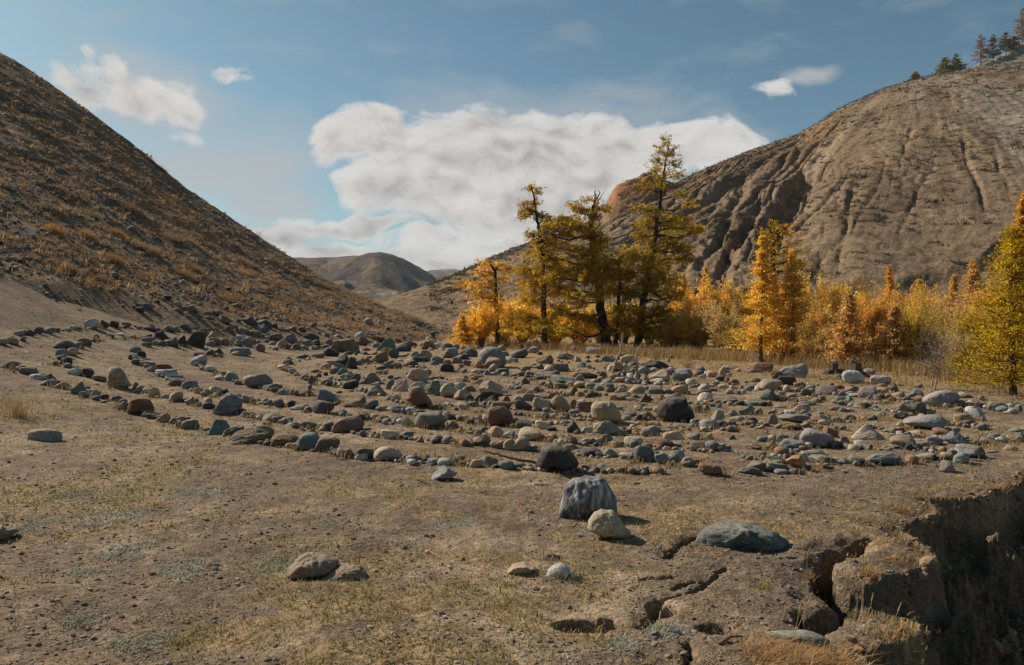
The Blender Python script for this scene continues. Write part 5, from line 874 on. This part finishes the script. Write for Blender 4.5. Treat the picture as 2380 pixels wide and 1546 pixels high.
# individual pale bushes on the slope
def dry_tuft(label,u,v,h,w,colr,nb=160,bw=.012,name='grass_clump',cat='grass clump',lean=.5,group=None,at=None):
    g=hit(u,v) if at is None else at
    mb=MB(); P=g+np.clip(rng.normal(0,1,(nb,3)),-1.5,1.5)*np.array([w*.33,w*.33,0]); P[:,2]=g[2]-.02 if at is not None else TZ(P[:,0],P[:,1])-.02
    cc=np.array(colr)*rng.uniform(.65,1.25,(nb,1)); blades(mb,P,h*rng.uniform(.45,1.1,nb),rng.uniform(.1,1,nb)*lean*2,cc,bw)
    mb.tube([g-np.array([0,0,.06]),g+np.array([0,0,.004])],[w*.45,w*.2],9,np.array(colr)*.7)
    o=mb.build(name,M['tuft'],smooth=False,loc=tuple(g)); return tag(o,label,cat,group)
SB=[(210,505,.9,1.6,(.33,.25,.15),'pale grey-brown bush high on the slope'),(125,490,.7,1.3,(.34,.25,.15),'pale bush left of the high grey-brown one'),(305,490,1.,1.7,(.3,.22,.13),'brown bush midway up the slope'),(352,375,.7,1.2,(.32,.12,.07),'reddish bush on the upper slope edge'),(375,385,.8,1.4,(.34,.13,.08),'wide red bush just below the skyline'),(410,560,1.1,2.2,(.36,.27,.15),'broad straw bush mid slope'),(445,625,1.,1.8,(.38,.26,.13),'straw bush in the middle of the lower slope'),(585,620,.9,2.2,(.40,.29,.15),'pale bush below the skyline bush'),(545,570,.8,1.6,(.37,.27,.15),'small straw bush above the pale one'),(505,580,.7,1.3,(.34,.24,.13),'tan bush left of the small straw one'),(640,610,1.,2.2,(.38,.28,.15),'wide pale bush on the right skyline'),(700,640,1.,2.,(.36,.26,.14),'straw bush lower on the right skyline'),(755,668,1.1,2.2,(.36,.26,.15),'grey straw bush where the slope runs out'),(830,690,1.2,2.4,(.38,.28,.16),'pale feathery bush at the slope end'),(880,712,1.2,2.2,(.38,.27,.15),'feathery straw bush at the hill toe'),(960,745,1.2,2.2,(.36,.25,.14),'straw bush in the gap below the spur'),(130,545,.9,.8,(.48,.28,.10),'orange grass tuft left on the slope'),(205,555,.8,.9,(.46,.28,.11),'orange-tan tuft right of the orange one'),(265,610,.8,.9,(.46,.27,.10),'orange tuft low on the slope'),(355,590,.9,1.1,(.42,.28,.13),'tan tuft beside the broad straw bush'),(430,645,.8,1.1,(.44,.27,.11),'orange-tan tuft below the middle straw bush'),(275,548,.8,.8,(.47,.28,.1),'bright tuft under the brown bush'),(150,625,.5,1.2,(.36,.23,.12),'low tan bush near the slope foot'),(245,655,.4,.9,(.38,.17,.08),'rusty tuft at the slope foot'),(530,700,.6,1.8,(.33,.2,.11),'dull bush near the slope foot, further along'),(660,700,.6,1.6,(.35,.23,.12),'brownish bush on the lower right of the slope')]
for u,v,h,w,c,l in SB: dry_tuft(l,u,v,h*.6,w*.8,c,320,.012,'dry_bush','bush',.9,'dry bushes on the left slope')
dry_tuft('feathery dry tuft alone on the soil at the left edge',40,968,.42,.34,(.40,.26,.13),170,.003,lean=.5)
P3=lambda u,v: (lambda g: np.array([g[0],g[1],float(G(g[:1],g[1:2])[0])]))(flat(u,v))
dry_tuft('orange grass clump on the broken-off soil block',2018,1318,.10,.10,(.46,.27,.12),140,.0022,lean=.7,at=P3(2018,1322))
dry_tuft('flat orange clump on top of the upper soil block',2062,1285,.05,.14,(.46,.24,.10),130,.0022,lean=1.,at=P3(2062,1287))
dry_tuft('small orange clump at the lip of the wide crack',1878,1322,.07,.07,(.46,.27,.12),80,.002,lean=.6,at=P3(1878,1324))
dry_tuft('yellow-green grass clump on the cracked soil',1768,1358,.05,.12,(.27,.22,.08),150,.002,lean=.8,at=P3(1768,1360))
dry_tuft('thick rusty grass mat left half, at the bottom edge',1790,1525,.075,.28,(.46,.28,.13),700,.0018,lean=1.5,at=P3(1800,1530))
dry_tuft('thick rusty grass mat right half, by the gully',1925,1530,.075,.24,(.42,.26,.12),560,.0018,lean=1.5,at=P3(1915,1530))
dry_tuft('straw grass hanging into the small hollow',1330,1478,.045,.26,(.40,.28,.12),300,.0018,lean=1.1,at=P3(1340,1480))
dry_tuft('yellow grass on the back rim of the hollow',1430,1440,.05,.2,(.33,.24,.08),240,.0022,lean=.8,at=P3(1430,1452))
dry_tuft('orange clump at the cliff lip near the right edge',2320,1128,.12,.16,(.44,.27,.12),110,.003,lean=.7,at=P3(2312,1128))
dry_tuft('yellow-brown clump on the flat before the cliff',2085,1178,.07,.18,(.36,.25,.10),160,.003,lean=.8,at=P3(2078,1180))
dry_tuft('greenish clump between the boulder and the cliff',2010,1205,.06,.2,(.28,.22,.09),160,.003,lean=.8,at=P3(2008,1207))
def stalk(label,base,tip,D0,bend=.1,seed_head=True):
    g=np.append(flat(*base),0); g[2]=float(G(g[:1],g[1:2])[0])-.02; t=pix(tip[0],tip[1],g[1]+D0); m=(g+t)/2+np.array([bend*np.linalg.norm(t-g),0,.08*np.linalg.norm(t-g)])
    q=np.linspace(0,1,7)[:,None]; P=g*(1-q)**2+2*m*q*(1-q)+t*q*q; mb=MB(); mb.tube(P,np.linspace(.0022,.0012,7),4,(.45,.31,.14))
    if seed_head: mb.tube(P[-2:],[.004,.0015],5,(.48,.34,.17))
    o=mb.build('grass_stalk',M['grass'],loc=tuple(g)); tag(o,label,'grass stalk','dry grass stalks at the cliff')
stalk('bent dry stalk beside the wide crack',(1878,1308),(1893,1258),.02,-.25,False)
stalk('dry stalk leaning over the middle crack, left of two',(1840,1470),(1885,1388),.05,.05)
stalk('dry stalk leaning right, tip over the lower soil block',(1990,1490),(2030,1378),.05,.08)
stalk('long dry stalk arching over the gully edge',(2005,1518),(2095,1400),.1,.15)
stalk('short stalk rising from the rusty grass mat',(1838,1500),(1862,1400),.03,.04)
stalk('straw stalk poking out of the small hollow',(1368,1470),(1386,1448),.0,.05,False)
# ------------------------------------------------------------------ bushes on the right hill
mb=MB(); n=15000; uu=rng.uniform(1000,3000,n); tt=rng.beta(1.3,1.0,n); a=np.array(HR_T,float); yf=np.interp(uu,a[:,0],a[:,2]); yc=np.interp(uu,a[:,0],a[:,4]); yy=yf+tt*(yc-yf); xx=(uu-CX)/F*yy
k=rng.random(n)<.25+1.1*np.clip(.2+fbm2(xx*.05,yy*.05,3,98)+.3*(tt>.75),0,1); xx,yy,tt=xx[k],yy[k],tt[k]; N=len(xx)
sz=rng.gamma(2.5,.19,N)+.25; P=np.stack([xx,yy,HR(xx,yy)-.12*sz],-1); pc=np.array([(.075,.06,.042),(.11,.085,.055),(.10,.06,.042),(.12,.105,.07)])[rng.choice(4,N)]
tufts(mb,P,20,sz*.42,sz*.40,pc*rng.uniform(.75,1.5,(N,1)),sz*.085,1.0)
o=mb.build('hill_scrub',M['tuft'],smooth=False); tag(o,'dark low scrub dotting the eroded hill on the right','scrub',None,'stuff')
# ------------------------------------------------------------------ poles, cloths, sticks, stumps
def pole(name,label,cat,pts,rad,D,colr,side=(),base_z=None,parent=None):
    P=np.array([pix(u,v,D+dy) for u,v,dy in pts]); mb=MB(); n=len(P); tt=np.linspace(0,n-1,n*4); Pf=np.stack([np.interp(tt,np.arange(n),P[:,j]) for j in range(3)],-1); Pf+=rng.normal(0,rad[0]*.12,Pf.shape)
    mb.tube(Pf,np.linspace(rad[0],rad[1],len(Pf)),7,colr)
    for s in side:
        S_=np.array([pix(u,v,D+dy) for u,v,dy in s]); mb.tube(S_,np.linspace(rad[1]*.9,rad[1]*.3,len(S_)),5,colr)
    b=P[0]; return tag(mb.build(name,M['wood'],loc=tuple(b)),label,cat)
zz=lambda X,Y,dy=0: (1190+X*.28785,697.3+Y*.28785,dy)
DC=float(hit(1460,888)[1])
dr=(.33,.26,.18)
pole('driftwood_pole','tall leaning driftwood pole wedged in the central cairn','pole',[zz(812,590),zz(840,500),zz(880,405),zz(888,340),zz(893,262)],(.042,.018),DC,dr,[[zz(886,315),zz(884,300),zz(893,290)]])
pole('driftwood_pole','upright forked driftwood pole on the right of the cairn','pole',[zz(1014,640),zz(1010,560),zz(1003,455),zz(1018,410),zz(1035,372)],(.038,.016),DC,dr,[[zz(1020,405),zz(1050,345),zz(1085,340)],[zz(1003,455),zz(1000,430),zz(996,420)]])
pole('driftwood_pole','thin slanting stick leaning on the forked pole','stick',[zz(940,570,.1),zz(965,500,.05),zz(1002,455,.03)],(.018,.012),DC,dr)
pole('driftwood_stick','pale crooked stick lying on the cairn stones','stick',[zz(960,652,-.25),zz(1000,648,-.22),zz(1040,640,-.2),zz(1070,655,-.2)],(.02,.012),DC,(.45,.38,.28))
pole('driftwood_log','short thick driftwood log laid across the top of the cairn','log',[zz(825,520,.15),zz(870,530,.1),zz(915,548,.05)],(.10,.085),DC,(.36,.27,.17))
def ribbon(label,pts,w,D,colr):
    P=np.array([pix(u,v,D+dy) for u,v,dy in pts]); n=len(P); tt=np.linspace(0,n-1,n*5); Pf=np.stack([np.interp(tt,np.arange(n),P[:,j]) for j in range(3)],-1); t=np.linspace(0,1,len(Pf))
    W=np.stack([np.cos(t*5),np.sin(t*5)*.8,.2*np.sin(t*9)],-1)*w; V=np.concatenate([Pf-W,Pf+W]); m=len(Pf); V=np.concatenate([V,V+np.array([0,.003,0])])
    f=[[i,i+1,m+i+1,m+i] for i in range(m-1)]+[[2*m+i,3*m+i,3*m+i+1,2*m+i+1] for i in range(m-1)]
    mb=MB(); mb.add(V,f,colr); o=mb.build('cloth_strip',M['cloth'],loc=tuple(Pf[0])); tag(o,label,'cloth')
ribbon('white cloth strip hanging at the foot of the forked pole',[zz(1008,640,-.1),zz(1012,662,-.16),zz(1040,650,-.14),zz(1042,684,-.2)],.045,DC,(.75,.75,.78))
ribbon('blue and white cloth scrap among the cairn stones',[zz(936,650,-.3),zz(942,668,-.34),zz(950,680,-.36)],.035,DC,(.3,.42,.62))
ribbon('pale blue cloth strip over the cream cairn block',[zz(878,585,-.1),zz(888,600,-.2),zz(888,625,-.25)],.03,DC,(.55,.58,.68))
ribbon('white strips tied to the low branch of the tall golden larch',[(1738,1043*.28785+515,0),(1741,822,0),(1738,835,0)],.02,30,(.8,.8,.78))
ribbon('white rag hanging low beside the tall golden larch stem',[(1745,814,0),(1748,826,.05),(1744,838,0)],.03,29.9,(.75,.78,.74))
def lay(label,pts,rad,colr,name='stick'):
    P=[]
    for u,v,h in pts:
        g=flat(u,v); P.append([g[0],g[1],float(G(g[:1],g[1:2])[0])+h])
    mb=MB(); P=np.array(P); n=len(P); tt=np.linspace(0,n-1,n*4); Pf=np.stack([np.interp(tt,np.arange(n),P[:,j]) for j in range(3)],-1)+rng.normal(0,rad*.2,(n*4,3)); mb.tube(Pf,np.linspace(rad,rad*.5,len(Pf)),6,colr)
    o=mb.build(name,M['wood'],loc=tuple(P[0])); tag(o,label,'stick')
lay('long brown stick resting along the front row of stones',[(1248,1084,.04),(1200,1086,.07),(1160,1083,.12),(1125,1081,.16),(1119,1077,.18)],.018,(.20,.13,.08))
lay('short brown twig on the soil before the front row',[(968,1117,.01),(985,1121,.02),(1003,1127,.005)],.009,(.15,.10,.065))
lay('thin straight twig left of the upright streaked boulder',[(1243,1128,.005),(1262,1128,.01),(1283,1127,.005)],.006,(.22,.15,.10))
lay('straw-coloured twig lying in the small hollow',[(1270,1464,.01),(1320,1458,.03),(1370,1464,.0)],.004,(.42,.3,.15))
lay('dark root sticking out near the rusty grass',[(1670,1504,.0),(1700,1496,.02),(1730,1488,.01)],.008,(.1,.07,.05))
lay('dark root crossing the gully wall below the lip',[(2150,1262,-.1),(2190,1272,-.25),(2235,1290,-.5)],.016,(.07,.05,.04),'root')
def stump(label,u,v,wb,wt,h,seed):
    g=hit(u,v); s=g[1]/F; r=np.random.default_rng(seed); o=empty('tree_stump',tuple(g),label,'stump','old stumps at the edge of the trees')
    n=48; zs=np.array([-.06,.02,.08,.18,.34,.55,.8,.97,1.,.93]); V=[]
    th=np.arange(n)*2*np.pi/n
    for i,z in enumerate(zs):
        rad=(wt+(wb-wt)*np.exp(-z*5.5))*s/2*(1+.16*n2(np.cos(th)*2.4+seed,np.sin(th)*2.4+z*.6)+.12*np.abs(n2(np.cos(th)*7,np.sin(th)*7,seed))+np.exp(-z*7)*.35*n2(np.cos(th)*1.8,np.sin(th)*1.8,seed+4))
        if i==9: rad=rad*.55
        top=z*h*s+(.10*h*s*n2(np.cos(th)*2.5,np.sin(th)*2.5,seed+2)*(z>.5))
        V.append(np.stack([rad*np.cos(th),rad*np.sin(th),top],-1))
    V=np.array(V).reshape(-1,3)+g; mb=MB(); mb.add(V,grid_faces(len(zs),n,True),(.13,.098,.072)); c=np.vstack([V[-n:],V[-n:].mean(0)]); mb.add(c,[[i,(i+1)%n,n] for i in range(n)],(.11,.085,.06))
    me=mb.build('trunk_base',M['bark'],loc=tuple(g)); me.location=(0,0,0); me.parent=o
    rt=MB()
    for a in(-.5,.4,2.7,3.6):
        d=np.array([math.cos(a),math.sin(a)*.6,0]); L=wb*s*r.uniform(.7,1.); P=[g+np.array([0,0,.25*h*s])+d*wt*s*.3,g+d*L*.6+np.array([0,0,.08]),g+d*L*1.15-np.array([0,0,.03])]; rt.tube(P,[.09,.07,.02],7,(.13,.098,.072))
    me=rt.build('roots',M['bark'],loc=tuple(g)); me.location=(0,0,0); me.parent=o
    return g,s
g1,s1=stump('left grey-brown stump topped with small stones','' or 1785+536*.28785,697.3+598*.28785,32,17,25,5)
g2,s2=stump('right stump, broader, with spreading roots behind a pale boulder',1785+702*.28785,697.3+618*.28785,40,25,31,8)
for g,s,h,lst in((g1,s1,25,[(0,0,16,5,'g'),(-1,5,11,4,'w')]),(g2,s2,31,[(-3,0,20,6,'d'),(5,5,11,4,'g'),(-6,5,9,4,'d')])):
    for i,(dx,dz,w,hh,c) in enumerate(lst):
        Q,f,cc=rock_mesh('r','s',w*s,w*s*.8,hh*s,0,900+i+int(h),COLS[c],3); me=mesh_raw('rock',Q,f,np.zeros((0,4),int),np.ones((len(Q),3))*cc); me.materials.append(M['cobble'])
        o=bpy.data.objects.new('rock',me); C.objects.link(o); o.location=(g[0]+dx*s,g[1],g[2]+(h*.97+dz)*s)
        tag(o,f"{'thin flat' if i==0 else 'small' if i==1 else 'tiny'} {CNAME[c]} stone {'lying' if i==0 else 'balanced'} on the {'left' if h==25 else 'right'} stump",'rock','stones piled on the stumps')
# ------------------------------------------------------------------ camera, sun, sky
cam=bpy.data.cameras.new('camera'); cam.sensor_width=36; cam.lens=28; cam.clip_end=20000; cam.clip_start=.05
co=bpy.data.objects.new('camera',cam); C.objects.link(co); co.location=(0,0,EYE); co.rotation_euler=(math.pi/2-PITCH,0,0); scene.camera=co
sl=bpy.data.lights.new('sun','SUN'); sl.energy=SUN_E; sl.angle=R(.53); sl.color=(1.,.90,.76)
so=bpy.data.objects.new('sun',sl); C.objects.link(so)
sd=Vector((math.sin(SUN_AZ)*math.cos(SUN_EL),math.cos(SUN_AZ)*math.cos(SUN_EL),math.sin(SUN_EL))); so.rotation_euler=sd.to_track_quat('Z','Y').to_euler(); so.location=(-30,20,40)
w=bpy.data.worlds.new('World'); scene.world=w; w.use_nodes=True; nt=w.node_tree; nt.nodes.clear(); N=NT(nt); wo=nt.nodes.new('ShaderNodeOutputWorld')
sky=N('TexSky',sky_type='NISHITA'); sky.sun_disc=False; sky.sun_elevation=SUN_EL; sky.sun_rotation=SUN_AZ; sky.altitude=1500; sky.air_density=1.; sky.dust_density=2.6; sky.ozone_density=2.2
dirv=N('TexCoord').outputs['Generated']; sx=N('SeparateXYZ',{0:dirv})
azn=N.math('ARCTAN2',sx.outputs[0],sx.outputs[1]); eln=N.math('ARCSINE',sx.outputs[2])
p0=N('CombineXYZ',{'X':azn,'Y':eln,'Z':0.}).outputs[0]
wv=N('TexNoise',{'Vector':p0,'Scale':5.,'Detail':4.}).outputs['Color']
w2=N('TexNoise',{'Vector':p0,'Scale':26.,'Detail':3.}).outputs['Color']; w2=N('VectorMath',{0:N('VectorMath',{0:w2,1:(.5,.5,.5)},operation='SUBTRACT').outputs[0],'Scale':.010},operation='SCALE').outputs[0]
warp=N('VectorMath',{0:N('VectorMath',{0:wv,1:(.5,.5,.5)},operation='SUBTRACT').outputs[0],'Scale':.10},operation='SCALE').outputs[0]
pw_=N('VectorMath',{0:p0,1:N('VectorMath',{0:warp,1:w2},operation='ADD').outputs[0]},operation='ADD').outputs[0]
def azel(u,v):
    a,b=ray(u,v); return math.atan(a),math.atan(b/math.sqrt(1+a*a))
def blobs(lst,src):
    acc=None
    for u,v,rx,ry in lst:
        A,E=azel(u,v); mp=N('Mapping',{'Vector':src,'Location':(A,E,0),'Scale':(rx/F*.9,ry/F,1.)},vector_type='TEXTURE').outputs[0]
        gnode=N('TexGradient',{'Vector':mp},gradient_type='SPHERICAL').outputs['Fac']
        acc=gnode if acc is None else N.math('MAXIMUM',acc,gnode)
    return acc
CUM=[(800,345,105,85),(900,335,190,85),(1050,370,230,120),(1180,345,260,110),(1330,345,260,100),(1480,360,220,80),(1600,360,190,62),(1690,350,110,56),(930,430,215,95),(1120,455,270,110),(1250,475,230,110),(1330,420,220,90),(860,520,190,27),(1080,555,250,40),(1220,600,280,54),(800,580,170,38),(940,604,180,44),(1120,622,220,44),(640,560,100,46)]
CU2=[(710,515,90,34),(250,205,150,66),(345,225,120,50),(330,255,220,44),(420,270,100,34),(190,230,80,60),(430,365,130,56),(215,155,34,28),(538,193,52,32),(1805,205,80,40),(1835,198,60,34)]
SOFT=[(600,380,240,120),(520,400,260,90),(640,460,180,70),(620,545,200,60),(330,240,280,110),(1240,400,620,240),(1500,560,400,80),(700,610,260,60),(1890,158,110,26)]
q1=N('Mapping',{'Vector':pw_,'Scale':(1.,1.7,1.)}).outputs[0]
def cn(off): 
    v=N('VectorMath',{0:q1,1:off},operation='ADD').outputs[0]; return N('TexNoise',{'Vector':v,'Scale':17.,'Detail':8.,'Roughness':.62,'Lacunarity':2.1}).outputs['Fac']
nA=cn((0,0,.37)); nB=cn((-.014,.022,.37))
mA=N.math('MAXIMUM',blobs(CUM,pw_),N.math('MULTIPLY',blobs(CU2,pw_),.36)); mS=blobs(SOFT,pw_)
big=N('TexNoise',{'Vector':q1,'Scale':4.5,'Detail':4.,'Roughness':.5}).outputs['Fac']
def vor(off,sc):
    v=N('VectorMath',{0:q1,1:off},operation='ADD').outputs[0]; return N('TexVoronoi',{'Vector':v,'Scale':sc},feature='F1').outputs['Distance']
def puff(off): return N.math('ADD',N.math('MULTIPLY',vor(off,15.),-.38),N.math('MULTIPLY',vor(off,34.),-.24))
pA=puff((0,0,.37)); pB=puff((-.012,.022,.37))
nA0=nA; nA=N.math('ADD',nA,N.math('ADD',pA,.27)); nB=N.math('ADD',nB,N.math('ADD',pB,.27))
dens=N.math('ADD',N.math('MULTIPLY',mA,1.75),N.math('ADD',N.math('MULTIPLY',N.math('SUBTRACT',nA,.5),1.75),N.math('MULTIPLY',N.math('SUBTRACT',big,.5),.35)))
aC=N.math('MULTIPLY',N.ramp(N.math('MULTIPLY',dens,1.,clamp=True),[(.14,0.),(.30,.5),(.50,.96),(.7,1.)]),N.ramp(mA,[(0.,0.),(.10,1.)]))
wisp=N('TexNoise',{'Vector':N('Mapping',{'Vector':pw_,'Scale':(1.,3.,1.),'Rotation':(0,0,.25)}).outputs[0],'Scale':8.,'Detail':6.,'Roughness':.55}).outputs['Fac']
aS=N.math('MULTIPLY',N.ramp(N.math('ADD',mS,N.math('MULTIPLY',N.math('SUBTRACT',wisp,.5),1.15)),[(.03,0.),(.7,.82)]),1.)
lit=N.math('ADD',N.math('MULTIPLY',N.math('SUBTRACT',nA,nB),1.25),N.math('ADD',.60,N.math('MULTIPLY',N.math('SUBTRACT',.5,big),1.5)))
edge=N.ramp(dens,[(.3,.35),(.75,0.)])
lit=N.math('ADD',lit,edge)
ccol_=N.ramp(lit,[(.1,(.52,.51,.50)),(.4,(.70,.685,.67)),(.7,(.90,.88,.85)),(1.,(1.,.98,.95))])
skyc=N.mix(1.,sky.outputs[0],(.80,.97,.84),'MULTIPLY')
bg1=N('Background',{'Color':skyc,'Strength':SKY_S}); bg2=N('Background',{'Color':ccol_,'Strength':CLOUD_S}); bg3=N('Background',{'Color':(.66,.68,.70,1),'Strength':CLOUD_S})
m1=N('MixShader',{0:aS,1:bg1.outputs[0],2:bg3.outputs[0]}); m2=N('MixShader',{0:aC,1:m1.outputs[0],2:bg2.outputs[0]}); nt.links.new(m2.outputs[0],wo.inputs['Surface'])
vs=scene.view_settings; vs.view_transform='Standard'; vs.look='None'; vs.exposure=EXPO; vs.gamma=1.; vs.use_curve_mapping=False
scene.cycles.max_bounces=6; scene.cycles.diffuse_bounces=3; scene.cycles.transmission_bounces=3; scene.cycles.use_denoising=True

# ------------------------------------------------------------------ air
if HAZE>0:
    hb=MB(); x0=2400.; z0,z1=-7.,170.
    V=np.array([(sx_*x0,sy_*x0,z) for z in(z0,z1) for sy_ in(-1,1) for sx_ in(-1,1)]); hb.add(V,[[0,2,3,1],[4,5,7,6],[0,1,5,4],[2,6,7,3],[0,4,6,2],[1,3,7,5]])
    hm,hnt,hout=mat('thin_blue_air'); pv=hnt.nodes.new('ShaderNodeVolumePrincipled'); pv.inputs['Color'].default_value=(.78,.88,1,1); pv.inputs['Density'].default_value=HAZE; pv.inputs['Anisotropy'].default_value=.2
    hnt.links.new(pv.outputs[0],hout.inputs['Volume']); tag(hb.build('haze',hm,smooth=False),kind='stuff')
